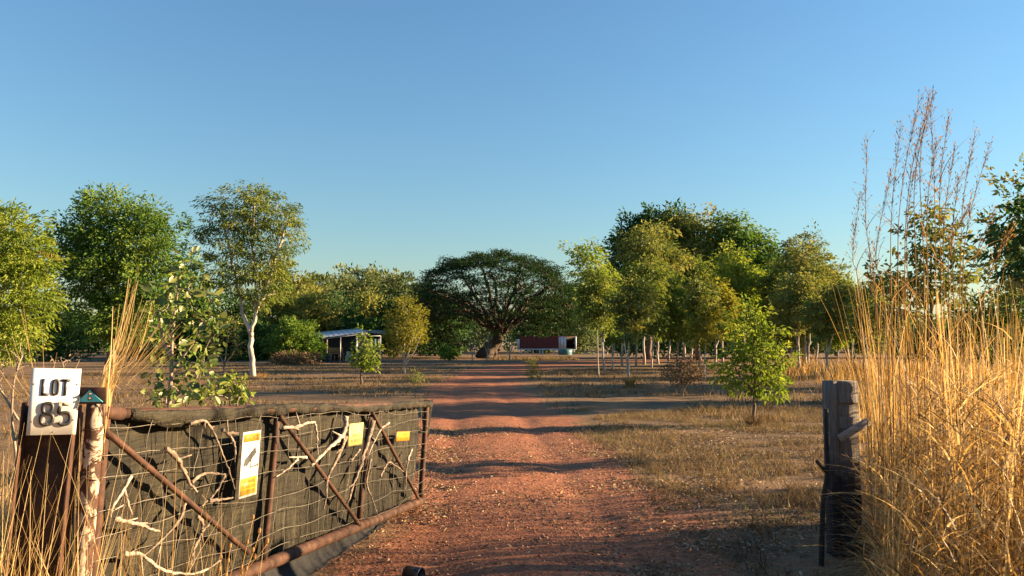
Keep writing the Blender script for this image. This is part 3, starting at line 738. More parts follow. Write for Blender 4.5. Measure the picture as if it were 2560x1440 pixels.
# lot board
tl, tr2, brr, bl = [P(*c, 3.72) for c in ((80, 920), (203, 922), (190, 1086), (66, 1088))]
tr2 = P(203, 922, 3.84); brr = P(190, 1086, 3.84)   # board turned to the right, towards the camera
x = (tr2 - tl + brr - bl) / 2; y = (tl - bl + tr2 - brr) / 2; c = (tl + tr2 + brr + bl) / 4; w, h = np.linalg.norm(x), np.linalg.norm(y)
lot = thing('lot_sign', 'white board reading LOT 85 in black letters', 'sign'); lot.matrix_world = frame(c, x, y)
plate_mesh(w, h, .004).build('board', M['sign_white'], lot)
def solid_text(name, body, bw, bh, bold, x0, y0, z0, t, mat):
    me = text_mesh(body, bw, bh, bold); o = link(name, me, M[mat], lot, (x0, y0, z0))
    s = o.modifiers.new('thick', 'SOLIDIFY'); s.thickness = t; s.offset = 1; return o
def stroke_part(name, lines, wd, x0, y0, z0, t, mat):
    mb = MB()
    for ln, closed in lines:
        p = np.asarray(ln, float)
        tg = (np.roll(p, -1, 0) - np.roll(p, 1, 0)) if closed else np.gradient(p, axis=0)
        tg /= np.linalg.norm(tg, axis=1)[:, None] + 1e-12; nr = np.stack([-tg[:, 1], tg[:, 0]], -1) * wd / 2; n = len(p)
        V = [(*(p[i] + sg * nr[i]), zz) for zz in (0, t) for sg in (1, -1) for i in range(n)]
        Q = []
        for i in range(n if closed else n - 1):
            j = (i + 1) % n; A, B, C_, D = 0, n, 2 * n, 3 * n
            Q += [(C_ + i, D + i, D + j, C_ + j), (A + i, C_ + i, C_ + j, A + j), (B + j, D + j, D + i, B + i)]
        if not closed: Q += [(0, n, 3 * n, 2 * n), (n - 1, 3 * n - 1, 4 * n - 1, 2 * n - 1)]
        mb.add(V, Q)
    o = mb.build(name, M[mat], lot); o.location = (x0, y0, z0); return o
def oval(cx, cy, rx, ry, a0=0, a1=2 * math.pi, n=28, p=2.6):
    a = np.linspace(a0, a1, n, endpoint=abs(a1 - a0) < 6.28); c, s_ = np.cos(a), np.sin(a)
    return np.stack([cx + rx * np.sign(c) * np.abs(c) ** (2 / p), cy + ry * np.sign(s_) * np.abs(s_) ** (2 / p)], -1)
lw, lh = w * .16, h * .25; sw_ = w * .055
stroke_part('letter', [([(-lw / 2 + sw_ / 2, lh / 2), (-lw / 2 + sw_ / 2, 0), (-lw / 2 + sw_ / 2, -lh / 2)], False), ([(-lw / 2, -lh / 2 + sw_ / 2), (lw / 2, -lh / 2 + sw_ / 2)], False)], sw_, -w * .205, h * .215, .001, .004, 'ink')
stroke_part('letter', [(oval(0, 0, lw * .5 - sw_ / 2, lh / 2 - sw_ / 2, p=3.4), True)], sw_, w * .0, h * .215, .001, .004, 'ink')
stroke_part('letter', [([(0, lh / 2), (0, 0), (0, -lh / 2)], False), ([(-lw * .55, lh / 2 - sw_ / 2), (lw * .55, lh / 2 - sw_ / 2)], False)], sw_, w * .20, h * .215, .001, .004, 'ink')
dw, dh, sd_w = w * .32, h * .37, w * .075
stroke_part('digit', [(oval(0, dh * .235, dw * .42 - sd_w / 2, dh * .265 - sd_w / 2), True), (oval(0, -dh * .215, dw * .5 - sd_w / 2, dh * .285 - sd_w / 2), True)], sd_w, -w * .125, -h * .185, .006, .005, 'ink')
M['digit_worn'] = None
m_, n_, l_, b_s = new_mat('digit_worn'); tcw = N(n_, 'ShaderNodeTexCoord').outputs['Object']; fw = noise(n_, l_, tcw, 22, 3, .5)
sw = N(n_, 'ShaderNodeSeparateXYZ'); l_.new(tcw, sw.inputs[0]); fw = math_(n_, l_, 'ADD', math_(n_, l_, 'MULTIPLY', sw.outputs[1], 4.0), math_(n_, l_, 'MULTIPLY', fw, .5))
kr = ramp(n_, [(.40, (.02, .02, .02)), (.43, (.62, .56, .40))]); l_.new(fw, kr.inputs[0]); l_.new(kr.outputs[0], b_s.inputs['Base Color']); M['digit_worn'] = m_
stroke_part('digit', [([(dw * .42, dh / 2 - sd_w / 2), (0, dh / 2 - sd_w / 2), (-dw * .36, dh / 2 - sd_w / 2)], False), ([(-dw * .36, dh * .5), (-dw * .37, dh * .25), (-dw * .40, dh * .02)], False), (oval(-dw * .02, -dh * .19, dw * .5 - sd_w / 2, dh * .31 - sd_w / 2, 2.55, -2.6, 26), False)], sd_w, w * .235, -h * .185, .006, .005, 'digit_worn')
for (sx_, sy_) in ((-.44, .26), (.44, .26), (-.42, -.30), (.42, -.28), (.02, -.46)):
    mb = MB(); mb.tube([(0, 0, 0), (0, 0, .003)], .0035, 8); o = mb.build('screw', M['bolt'], lot); o.location = (sx_ * w, sy_ * h, 0)
mb = MB(); mb.box((-.05, -h * .5, -.16), (.05, -h * .05, -.006)); mb.build('backing_block', M['rust_dark'], lot)

#@@RIGHTPOSTS
# ------------------------------------------------------------------ posts on the right
def sleeper_mat():
    m, n, l, b = new_mat('old_timber'); tc = N(n, 'ShaderNodeTexCoord').outputs['Object']
    f = noise(n, l, tc, 9, 6, .7, .3, (6, 6, .35)); g = noise(n, l, tc, 4, 5, .7, .5)
    r = ramp(n, [(.3, (.055, .047, .042)), (.7, (.19, .165, .15))]); l.new(f, r.inputs[0])
    sx_ = N(n, 'ShaderNodeSeparateXYZ'); l.new(tc, sx_.inputs[0])
    k = math_(n, l, 'ADD', sx_.outputs[2], math_(n, l, 'MULTIPLY', math_(n, l, 'SUBTRACT', g, .5), 1.2))
    ch = ramp(n, [(.62, (.0, 0, 0)), (.98, (1, 1, 1))]); l.new(k, ch.inputs[0])
    c = mixc(n, l, ch.outputs[0], (.014, .012, .011), r.outputs[0])      # burnt foot
    l.new(c, b.inputs['Base Color']); b.inputs['Roughness'].default_value = .85; bump(n, l, b, f, .8, .012); return m
M['timber'] = sleeper_mat()
bS = P(2119, 1378, 6.65); bS[2] = tz(bS[0], bS[1]) - .05
sl = thing('timber_post', 'weathered railway sleeper gate post with notches and burnt black foot', 'post', tuple(bS))
sc = 6.65 / F
def slab(name, x0, x1, z0, z1, y0, y1, mat='timber', seed=0, parent=None):
    rg = np.random.default_rng(seed); nz = 14; zs = np.linspace(z0, z1, nz); mb = MB()
    ring = []
    for z in zs:
        j = rg.normal(size=(8,)) * .0014
        ring.append([(x0 + j[0], y0 + j[1], z), (x0 + (x1 - x0) * .5, y0 + j[2] - .003, z), (x1 + j[3], y0 + j[4], z), (x1 + j[5], y1, z), (x0 + j[6], y1, z)])
    V = np.array(ring).reshape(-1, 3); n = 5; i = np.arange(nz - 1)[:, None] * n; jj = np.arange(n)[None]; kk = (jj + 1) % n
    Q = np.stack([i + jj, i + kk, i + n + kk, i + n + jj], -1).reshape(-1, 4); e0 = (nz - 1) * n
    mb.add(V, Q, [(e0, e0 + 1, e0 + 2), (e0, e0 + 2, e0 + 3), (e0, e0 + 3, e0 + 4), (0, 2, 1), (0, 3, 2), (0, 4, 3)])
    o = mb.build(name, M[mat], parent or sl); return o
H = (1378 - 950) * sc + .05
slab('sleeper', -.118, .125, 0, H, .003, .14, seed=3)
# raised cheeks leave two checked-out notches in the front face
zc = [0, (1378 - 1060) * sc, (1378 - 1050) * sc, (1378 - 1005) * sc, (1378 - 985) * sc, H]
slab('front_board', -.1205, -.052, 0, H - .002, -.012, .0015, seed=4)
slab('front_board', -.0515, .1265, (1378 - 990) * sc, H - .003, -.0125, .0015, seed=5)
slab('front_board', -.0515, .1265, (1378 - 1052) * sc, (1378 - 1022) * sc, -.011, .0015, seed=6)
slab('front_board', -.0515, .1255, 0, (1378 - 1150) * sc, -.010, .0015, seed=7)
pk0, pk1 = P(2098, 1097, 6.56), P(2172, 1052, 6.56)
pk = thing('broken_plank', 'short grey broken plank leaning across the sleeper post', 'plank', tuple(pk0))
fm = frame((0, 0, 0), pk1 - pk0, np.array([0, 0, 1.])); mb = MB(); Lp = float(np.linalg.norm(pk1 - pk0))
mb.box((0, -.032, -.012), (Lp, .032, .012), fm); M['plank'] = bark_mat('plank', (.13, .11, .095), (.34, .30, .26), 10, (1, 1, 3), .5)
o = mb.build('board', M['plank'], pk); o.modifiers.new('b', 'BEVEL').width = .004
s0 = P(2052, 1390, 6.4); s0[2] = tz(s0[0], s0[1]) - .05
st = thing('burnt_stake', 'thin charred black stake with a broken stub left of the sleeper post', 'stake', tuple(s0))
M['char'] = bark_mat('char', (.006, .005, .005), (.03, .024, .02), 14, (1, 1, .3), .9)
mb = MB(); pl = smooth_line([s0, P(2058, 1260, 6.4), P(2069, 1180, 6.4), P(2067, 1100, 6.4), P(2066, 1022, 6.4)], 22); mb.tube(pl, np.linspace(.021, .017, 22), 8, wob=.25, seed=4); mb.build('shaft', M['char'], st, True, s0)
mb = MB(); mb.tube([P(2066, 1178, 6.4), P(2052, 1164, 6.38), P(2042, 1152, 6.37)], [.018, .014, .016], 7, wob=.3, seed=6); mb.build('stub', M['char'], st, True, s0)
wr_ = thing('loose_wire', 'rusty curl of fencing wire looped in front of the burnt sleeper foot', 'wire', tuple(P(2130, 1305, 6.5)))
a = np.linspace(.2, 6.0, 40); c = P(2130, 1305, 6.5); mb = MB(); mb.tube(np.stack([np.cos(a) * .075, np.sin(a) * .02, np.sin(a) * .075], -1), .0022, 5); mb.build('coil', M['wire_rusty'], wr_, True)
mb = MB(); mb.tube(smooth_line(np.array([P(2062, 1220, 6.38), P(2090, 1238, 6.5), P(2125, 1246, 6.52), P(2150, 1246, 6.55)]) - c, 16), .0028, 5); mb.build('strand', M['wire_rusty'], wr_, True)
# offcut of pipe on the drive
q = G(1035, 1437); q[2] = tz(q[0], q[1])
pp = thing('pipe_offcut', 'short black open-ended pipe at the bottom edge of the drive', 'pipe', (q[0], q[1], q[2]))
M['pipe_black'] = plain_mat('pipe_black', (.01, .014, .022), (.022, .028, .04), 5, .35, 0, .1)
mb = MB(); R_, r_ = .060, .052; a = np.arange(28) * 2 * math.pi / 28; V = []
for xx, rr in ((-.07, R_), (.062, R_), (.066, R_ - .003), (.066, r_), (-.07, r_)): V += [(xx, math.cos(t) * rr, math.sin(t) * rr + R_) for t in a]
i = np.arange(5)[:, None] * 28; j = np.arange(28)[None]; k = (j + 1) % 28; ni = (np.arange(5)[:, None] + 1) % 5 * 28
mb.add(V, np.stack([i + j, ni + j, ni + k, i + k], -1).reshape(-1, 4)); o = mb.build('barrel', M['pipe_black'], pp, True); o.rotation_euler = (0, 0, math.radians(-28))

#@@SHED
# ------------------------------------------------------------------ shed and container
M['iron'] = plain_mat('iron', (.40, .45, .50), (.62, .66, .70), 3, .35, .5, .1, (1, 6, 1))
M['shed_dark'] = plain_mat('shed_dark', (.03, .028, .026), (.07, .06, .052), 5, .8, 0, .2)
M['shed_green'] = plain_mat('shed_green', (.05, .085, .075), (.085, .13, .115), 5, .7, 0, .2)
M['shed_post'] = plain_mat('shed_post', (.22, .13, .11), (.34, .22, .19), 5, .7, 0, .2)
M['steel_grey'] = plain_mat('steel_grey', (.3, .31, .32), (.5, .5, .5), 5, .5, .3, .1)
sB = P(860, 905, 85); sB[2] = tz(sB[0], sB[1])
shed = thing('open_shed', 'open-fronted shed with sloping pale blue-grey iron roof among the trees', 'shed', tuple(sB))
def SP_(px, py, Y): return P(px, py, Y) - sB
FL, FR, BR, BL = SP_(795, 846, 84.0), SP_(918, 831.5, 85.5), SP_(902, 821, 95.0), SP_(786, 832, 94.0)
nsh = 9
for k in range(nsh):   # roof sheets side by side, each with ribs
    u0, u1 = k / nsh, (k + 1) / nsh - .004; mb = MB(); ncr = 13
    V = []
    for v in (0, 1):
        for j in range(ncr):
            u = u0 + (u1 - u0) * j / (ncr - 1); p = (FL * (1 - u) + FR * u) * (1 - v) + (BL * (1 - u) + BR * u) * v
            V.append(p + np.array([0, 0, .045 * (j % 2) + .012 * (k % 2)]))
    mb.add(V, [(j, j + 1, ncr + j + 1, ncr + j) for j in range(ncr - 1)]); o = mb.build('roof_sheet', M['iron'], shed); o.modifiers.new('t', 'SOLIDIFY').thickness = .01
def bar(name, a, b, r, mat, parent, sides=6):
    mb = MB(); mb.tube([a, b], r, sides); return mb.build(name, M[mat], parent)
def gz(px, Y):  # foot of a post at that distance
    p = P(px, 870, Y); p[2] = tz(p[0], p[1]); return p - sB
for px, Y, mat in ((817, 84.5, 'shed_post'), (891, 85.3, 'steel_grey'), (798, 93, 'shed_post'), (900, 93.5, 'shed_post'), (851, 84.8, 'steel_grey')):
    f_ = gz(px, Y); u = (px - 795) / 123.; tp = (FL * (1 - u) + FR * u) if Y < 90 else (BL * (1 - u) + BR * u)
    top = f_.copy(); top[2] = tp[2] - .08; bar('post', f_, top, .09 if mat == 'shed_post' else .05, mat, shed)
bar('front_beam', FL + np.array([.3, .2, -.08]), FR + np.array([0, .1, -.08]), .06, 'steel_grey', shed)
for k in range(10):   # back wall sheets
    u0, u1 = k / 10, (k + 1) / 10 - .006; mb = MB(); a = gz(795 + 105 * u0, 93.3); b = gz(795 + 105 * u1, 93.3)
    ta = (BL * (1 - u0) + BR * u0)[2] - .05; tb = (BL * (1 - u1) + BR * u1)[2] - .05
    mb.add([a, b, (b[0], b[1], tb), (a[0], a[1], ta)], [(0, 1, 2, 3)]); o = mb.build('wall_sheet', M['shed_dark'], shed); o.modifiers.new('t', 'SOLIDIFY').thickness = .02
for k in range(6):   # green side enclosure to the right of the open bay
    p0 = 893 + k * 9.5; mb = MB(); a = gz(p0, 86); b = gz(p0 + 9.2, 86); mb.add([a, b, (b[0], b[1], 2.55), (a[0], a[1], 2.55)], [(0, 1, 2, 3)])
    o = mb.build('wall_panel', M['shed_green'], shed); o.modifiers.new('t', 'SOLIDIFY').thickness = .04
for px in (893, 951): f_ = gz(px, 85.6); t2 = f_.copy(); t2[2] = 2.9; bar('frame_post', f_, t2, .06, 'steel_grey', shed)
t0 = gz(893, 85.6); t1 = gz(951, 85.6); t0[2] = t1[2] = 2.86; bar('frame_rail', t0, t1, .06, 'steel_grey', shed)
# lean-to rafters towards the right
for dz in (0, 1): bar('rafter', SP_(905, 826 + 3 * dz, 88 + dz), SP_(962, 829 + 5 * dz, 90 + dz), .07, 'steel_grey', shed)
fl = MB(); a = gz(800, 84.6); b = gz(900, 85.4); c = gz(900, 93); d = gz(800, 93); fl.add([a + (0, 0, .02), b + (0, 0, .02), c + (0, 0, .02), d + (0, 0, .02)], [(0, 1, 2, 3)]); fl.build('floor', M['shed_dark'], shed)
# things in and beside the shed
M['drum'] = plain_mat('drum', (.02, .024, .03), (.05, .055, .06), 6, .5, 0, .1); M['box_tan'] = plain_mat('box_tan', (.30, .17, .08), (.45, .27, .14), 5, .8, 0, .1)
M['white_stuff'] = plain_mat('white_stuff', (.5, .52, .55), (.75, .76, .78), 5, .6, 0, .1); M['trough'] = plain_mat('trough', (.03, .11, .11), (.05, .16, .155), 4, .5, 0, .1)
def drum(name, label, px, Y, r, hgt, mat, cat):
    p = P(px, 880, Y); p[2] = tz(p[0], p[1]); e = thing(name, label, cat, tuple(p)); mb = MB()
    mb.tube([(0, 0, 0), (0, 0, hgt * .3), (0, 0, hgt * .33), (0, 0, hgt * .36), (0, 0, hgt * .64), (0, 0, hgt * .67), (0, 0, hgt * .70), (0, 0, hgt)], [r, r, r * 1.05, r, r, r * 1.05, r, r], 20, caps=False); mb.build('shell', M[mat], e, True)
    mb = MB(); mb.tube([(0, 0, hgt - .05), (0, 0, hgt - .03)], r * .97, 20); mb.build('lid', M[mat], e); return e
drum('oil_drum', 'dark drum standing at the left front post of the shed', 821, 83.3, .36, .95, 'drum', 'drum')
p = P(843, 870, 89); p[2] = tz(p[0], p[1]); e = thing('storage_crate', 'tan wooden box on a bench inside the shed', 'crate', tuple(p)); mb = MB(); mb.box((-.9, -.3, .95), (.6, .3, 1.6)); mb.build('box', M['box_tan'], e)
mb = MB(); mb.box((-1.0, -.4, .85), (.8, .4, .95)); mb.build('bench_top', M['shed_post'], e)
for xx in (-.9, .7): mb = MB(); mb.box((xx - .05, -.05, 0), (xx + .05, .05, .85)); mb.build('leg', M['shed_post'], e)
p = P(872, 870, 87.5); p[2] = tz(p[0], p[1]); e = thing('white_goods', 'pale blue-white clutter stacked under the shed roof', 'appliance', tuple(p))
mb = MB(); mb.box((-.3, -.3, 0), (.35, .3, .7)); mb.build('cabinet', M['white_stuff'], e); mb = MB(); mb.box((-.22, -.25, .72), (.25, .25, 1.15)); mb.build('upper_cabinet', M['white_stuff'], e); mb = MB(); mb.box((-.1, -.2, 1.17), (.3, .2, 1.5)); mb.build('tub', M['drum'], e)

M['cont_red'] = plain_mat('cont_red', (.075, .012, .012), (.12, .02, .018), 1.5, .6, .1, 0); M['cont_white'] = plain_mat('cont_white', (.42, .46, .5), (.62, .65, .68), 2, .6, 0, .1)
cY = 162.0; cb = P(1293, 875, cY); cb[2] = 0
ct = thing('shipping_container', 'dark red shipping container on stumps with pale doors swung open', 'container', tuple(cb))
cs = cY / F; Lc = 104 * cs; z0, z1 = 0.95, 3.75; ang = math.radians(-9)
def cpt(x, y, z): return np.array([x * math.cos(ang) - y * math.sin(ang), x * math.sin(ang) + y * math.cos(ang), z])
Lc = 105 * cs / math.cos(ang); Wd = 2.6
npan = 60; V = []
for z in (z0 + .25, z1 - .1):
    for k in range(npan + 1): V.append(cpt(.5 + (Lc - .7) * k / npan, .04 if k % 4 < 2 else 0, z))
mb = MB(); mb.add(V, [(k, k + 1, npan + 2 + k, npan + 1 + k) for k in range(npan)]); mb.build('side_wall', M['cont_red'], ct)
def cbox(name, x0, x1, y0, y1, zz0, zz1, mat, parent=ct):
    mb = MB(); V = [cpt(x, y, z) for z in (zz0, zz1) for (x, y) in ((x0, y0), (x1, y0), (x1, y1), (x0, y1))]
    mb.add(V, [(0, 3, 2, 1), (4, 5, 6, 7), (0, 1, 5, 4), (1, 2, 6, 5), (2, 3, 7, 6), (3, 0, 4, 7)]); return mb.build(name, M[mat], parent)
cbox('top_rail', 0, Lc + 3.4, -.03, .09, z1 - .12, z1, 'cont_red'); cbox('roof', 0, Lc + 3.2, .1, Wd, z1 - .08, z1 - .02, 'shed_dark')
cbox('bottom_rail', 0, Lc + 3.4, -.03, .09, z0, z0 + .24, 'cont_white'); cbox('corner_post', 0, .48, -.03, .3, z0 + .25, z1 - .55, 'cont_white')
cbox('corner_post', Lc - .2, Lc, -.035, .3, z0 + .25, z1 - .13, 'cont_white'); cbox('back_wall', 0, Lc + 3.2, Wd, Wd + .05, z0, z1 - .1, 'shed_dark'); cbox('floor', 0, Lc + 3.2, .1, Wd, z0 + .15, z0 + .24, 'shed_dark')
cbox('sun_block_wall', Lc + 3.2, Lc + 3.25, .12, Wd, z0 + .25, z1 - .1, 'shed_dark')  # added wall, closes the open end so sun stays out of the interior
for k in range(2): cbox('door', Lc + .15 + k * .62, Lc + .72 + k * .62, -.06, 0, z0 + .27, z1 - .14, 'cont_white')
cbox('door', Lc + 3.2, Lc + 3.45, -.5, .1, z0 + .1, z1 - .1, 'cont_white'); cbox('end_post', Lc + 2.95, Lc + 3.15, -.03, .2, z0 + .27, z1 - .14, 'shed_dark')
for xx in (.6, 2.1, 3.2, 4.6, 5.2, 7.6, 9.0, 11.6): cbox('stump', xx, xx + .22, .0, .22, -.3, z0 - .004, 'cont_white')
dk = thing('flat_deck', 'low grey deck on pale stumps at the right end of the container', 'deck', tuple(cb))
for k in range(3): cbox('deck_board', Lc + 3.7, Lc + 10.2, k * .8, k * .8 + .76, .62, .80, 'shed_dark', dk)
for xx in (4.6, 5.6, 6.6, 8.3, 9.6): cbox('stump', Lc + xx, Lc + xx + .2, .1, .3, -.3, .615, 'cont_white', dk)
p = P(1413, 885, 155); p[2] = 0; e = thing('water_trough', 'round teal green trough below the container doors', 'trough', tuple(p)); mb = MB()
mb.tube([(0, 0, 0), (0, 0, .5), (0, 0, 1.1), (0, 0, 1.15), (0, 0, 1.1), (0, 0, .3)], [1.35, 1.4, 1.45, 1.5, 1.38, 1.3], 28, caps=False); mb.build('wall', M['trough'], e, True); mb = MB(); mb.tube([(0, 0, .2), (0, 0, .25)], 1.34, 28); mb.build('base', M['trough'], e)

#@@TREES
# ------------------------------------------------------------------ trees
# far left: bright tree and palm
tree('broadleaf_tree', 'bright yellow-green tree cut by the left edge of the picture', 38, (-20, 955), [[(-20, 955), (-10, 830), (10, 700), (15, 600)]],
     [(25, 600, 75, 85), (-40, 640, 110, 130), (60, 660, 75, 70), (70, 740, 70, 70), (20, 800, 75, 75), (-60, 800, 100, 90), (-10, 540, 50, 50), (40, 850, 55, 40)], 420, 60, .22, 'leaf_bright', seed=11, crad=1.0, droop=.35, wr=.34)
def palm(label, Y, base, crown, fronds):
    b = P(*base, Y); b[2] = tz(b[0], b[1]); root = thing('palm_tree', label, 'palm', tuple(b)); c = P(*crown, Y) - b
    mb = MB(); mb.tube(smooth_line([(0, 0, 0), c * np.array([.3, .3, .5]), c], 16), np.linspace(.16, .11, 16), 10, wob=.1); mb.build('trunk', M['bark_brown'], root, True)
    for fi, (px, py, sag, dy) in enumerate(fronds):
        rg = np.random.default_rng(40 + fi); t_ = P(px, py, Y) - b; t_[1] += dy; m_ = (c + t_) / 2 + np.array([0, 0, sag])
        pl = smooth_line([c, m_, t_], 30); mb = MB(); mb.tube(pl, np.linspace(.035, .008, 30), 5); fr = mb.build('frond', M['leaf_palm'], root)
        tg = unit(np.gradient(pl, axis=0)); sd_ = unit(np.cross(tg, np.array([0, 0, 1.]))); k = np.repeat(np.arange(2, 30), 8); n = len(k)
        sg = np.where(rg.random(n) < .5, -1, 1)[:, None]; tt = k / 30.
        ax = sd_[k] * sg * .7 + tg[k] * .7 + np.array([0, 0, -.45]) + rg.normal(size=(n, 3)) * .08
        V, T = leaves_VF(pl[k] + tg[k] * rg.random((n, 1)) * .08, ax, tg[k] * .2 + np.array([0, 0, 1.]), (.25 + .75 * np.sin(np.pi * np.clip(tt, .1, .95))) * 1.0, .075, .02)
        link('leaflets', build_mesh('leaflets', V, [T], np.repeat(np.clip(.3 + .7 * rg.random(n), 0, 1), 4)), M['leaf_palm'], fr)
palm('coconut palm with golden fronds beside the left-edge tree', 40.5, (-60, 950), (45, 655), [(155, 640, .45, -.4), (150, 712, .35, -.8), (110, 590, .5, .5), (95, 735, .3, -1.0), (20, 575, .5, .6), (-70, 640, .5, 0), (-60, 720, .4, -.8), (135, 675, .5, -1.2), (60, 565, .6, 0)])
tree('broadleaf_tree', 'large round dark green tree, biggest of the left side', 74, (275, 912), [[(275, 912), (285, 820), (292, 740), (295, 650)], [(290, 790), (250, 720), (225, 650)], [(288, 770), (335, 710), (370, 650)]],
     [(270, 530, 85, 55), (340, 560, 90, 60), (210, 600, 75, 65), (395, 620, 65, 75), (290, 620, 125, 90), (170, 615, 45, 40), (230, 700, 90, 75), (360, 715, 95, 75), (300, 790, 95, 70), (420, 570, 35, 30)], 330, 120, .32, 'leaf_mid', 'bark_brown', trunk_px=20, seed=12, crad=1.75, gap=.62, droop=.25)
tree('gum_tree', 'tall slender gum with smooth white trunk and airy crown', 45.4, (632, 940), [[(632, 940), (627, 890), (626, 850), (627, 832)], [(627, 834), (640, 775), (638, 700), (631, 600), (640, 490)], [(626, 836), (606, 775), (598, 735), (582, 660), (560, 570)], [(640, 775), (662, 735), (690, 640), (715, 560)]],
     [(640, 495, 65, 38), (560, 535, 60, 50), (705, 545, 58, 55), (620, 560, 80, 60), (520, 575, 35, 38), (665, 640, 60, 55), (570, 625, 55, 55), (740, 590, 25, 30), (615, 690, 75, 55), (675, 705, 50, 40), (560, 700, 40, 40), (640, 745, 50, 30)], 225, 80, .20, 'leaf_gum', 'bark_white', trunk_px=14, seed=13, crad=.95, gap=.75, droop=.75, wr=.26, taper=.8, white_to=1, r_tip=.012)
tree('bare_shrub', 'thin half-bare shrub left of the white gum trunk', 50, (560, 930), [[(560, 930), (562, 900), (570, 850)], [(560, 915), (585, 880), (600, 860)], [(560, 910), (545, 880), (530, 850)]],
     [(570, 820, 38, 35), (540, 860, 30, 30), (600, 870, 26, 22)], 130, 7, .14, 'leaf_olive', 'twig', trunk_px=5, seed=14, crad=.5, cat='shrub')
tree('shrub', 'dark green bush crowding the left end of the shed', 80, (740, 908), [[(740, 908), (742, 880), (745, 850)]],
     [(745, 842, 48, 42), (700, 862, 30, 32), (785, 868, 26, 28), (735, 880, 60, 26)], 240, 40, .26, 'leaf_mid', 'bark_brown', trunk_px=8, seed=15, crad=.9, cat='bush')
tree('dry_shrub', 'low brown dead scrub at the foot of the dark bush', 74, (740, 913), [[(740, 913), (742, 903)]], [(740, 900, 62, 17), (700, 905, 30, 10)], 110, 22, .22, 'leaf_dry', 'twig', trunk_px=4, seed=16, crad=.6, cat='shrub')
tree('sapling', 'leafy young tree standing in front of the shed', 36, (903, 962), [[(903, 962), (904, 925), (908, 870), (912, 830)]],
     [(912, 855, 20, 26), (905, 895, 28, 22), (930, 885, 18, 26), (890, 900, 16, 20), (920, 910, 26, 14)], 90, 14, .17, 'leaf_bright', 'bark_brown', trunk_px=6, seed=17, crad=.42, droop=.4)
tree('bushy_tree', 'rounded yellow-green small tree right of the shed', 49, (1012, 936), [[(1012, 936), (1010, 900), (1000, 860), (985, 810)], [(1010, 915), (1025, 870), (1040, 810)], [(1010, 910), (1012, 850), (1010, 780)], [(1011, 915), (1035, 880), (1052, 840)]],
     [(1032, 800, 36, 36), (985, 800, 22, 30), (1008, 762, 26, 20), (1020, 835, 45, 34), (976, 830, 18, 26), (1000, 870, 26, 22)], 230, 26, .13, 'leaf_yellow', 'bark_pale', trunk_px=4.5, seed=18, crad=.5, taper=.6, gap=.7)

# far tree line and wood behind everything
FAR = [(742, 735, 55, 45, 135, 'leaf_olive', 'olive tree in the far line just right of the white gum'), (700, 700, 30, 35, 150, 'leaf_far', 'small far crown peeping out behind the white gum'),
       (800, 725, 50, 40, 150, 'leaf_far', 'grey-green tree in the far line above the shed roof left end'), (860, 720, 44, 34, 158, 'leaf_far', 'rounded far crown above the middle of the shed'),
       (915, 712, 42, 34, 165, 'leaf_far', 'taller pale far crown above the right end of the shed'), (962, 708, 40, 30, 172, 'leaf_far', 'broad pale far crown left of the spreading tree'),
       (1005, 722, 38, 32, 160, 'leaf_far', 'far crown touching the left rim of the spreading tree'), (770, 780, 60, 45, 112, 'leaf_olive', 'olive tree standing over the dark bush'),
       (700, 775, 45, 60, 104, 'leaf_olive', 'brownish green tree behind the white gum stems'), (855, 800, 48, 42, 120, 'leaf_dark', 'dark rounded tree behind the shed roof'),
       (930, 775, 55, 40, 126, 'leaf_olive', 'tawny tree rising behind the shed right end'), (985, 790, 40, 45, 118, 'leaf_dark', 'dark tree behind the yellow-green small tree'),
       (480, 760, 60, 90, 95, 'leaf_dark', 'dark tree between the big round tree and the white gum'), (590, 800, 60, 65, 100, 'leaf_dark', 'shaded tree behind the white gum trunk'),
       (120, 800, 80, 75, 92, 'leaf_dark', 'dark shaded tree behind the left palm'), (390, 830, 70, 55, 98, 'leaf_dark', 'low dark tree at the right foot of the big round tree'), (640, 850, 70, 40, 96, 'leaf_dark', 'low dark thicket tree behind the bare shrub'),
       (1110, 800, 60, 60, 140, 'leaf_dark', 'dark tree showing under the left of the spreading crown'), (1350, 790, 60, 50, 185, 'leaf_dark', 'dark tree behind the red container'), (1440, 800, 45, 55, 178, 'leaf_far', 'grey-green tree behind the container doors')]
for k, (px, py, rx, ry, Y, mt, lab) in enumerate(FAR):
    by = 865 + F * CAM_H / Y
    tree('background_tree', lab, Y, (px, by), [[(px, by), (px + 3, (by + py) / 2), (px, py)]], [(px, py, rx, ry), (px - rx * .55, py + ry * .5, rx * .6, ry * .75), (px + rx * .55, py + ry * .45, rx * .6, ry * .75), (px, py + ry * .9, rx * .9, max(10, min(ry, (by - py) * .55)))],
         120, 60, .0042 * Y, mt, 'bark_brown', trunk_px=6, seed=100 + k, crad=.017 * Y, group='trees in the far line')
def wood(label, Y0, Y1, x0, x1, top, n, seed, mat, size):
    rg = np.random.default_rng(seed); Y = Y0 + (Y1 - Y0) * rg.random(n); X_ = x0 + (x1 - x0) * rg.random(n)
    hm = top * (.55 + .75 * fbm(X_ / 9, Y / 30, seed)); z = hm * rg.random(n) ** .6
    pos = np.stack([X_, Y, z + .3], -1); V, T = leaves_VF(pos, rand_dirs(rg, n), rg.normal(size=(n, 3)) + np.array([0, -.4, .8]), size * (.6 + .8 * rg.random(n)), .6)
    V[:, 2] = np.maximum(V[:, 2], .02)
    tint = np.clip(.5 * fbm(X_ / 5, z / 3, seed + 3) * 1.6 - .1 + .5 * rg.random(n), 0, 1)
    tag(link('wood', build_mesh('wood', V, [T], np.repeat(tint, 4)), M[mat]), label, 'wood', kind='stuff')
wood('distant bushland closing the view behind the block', 190, 240, -260, 260, 10, 60000, 70, 'leaf_far', 1.15)
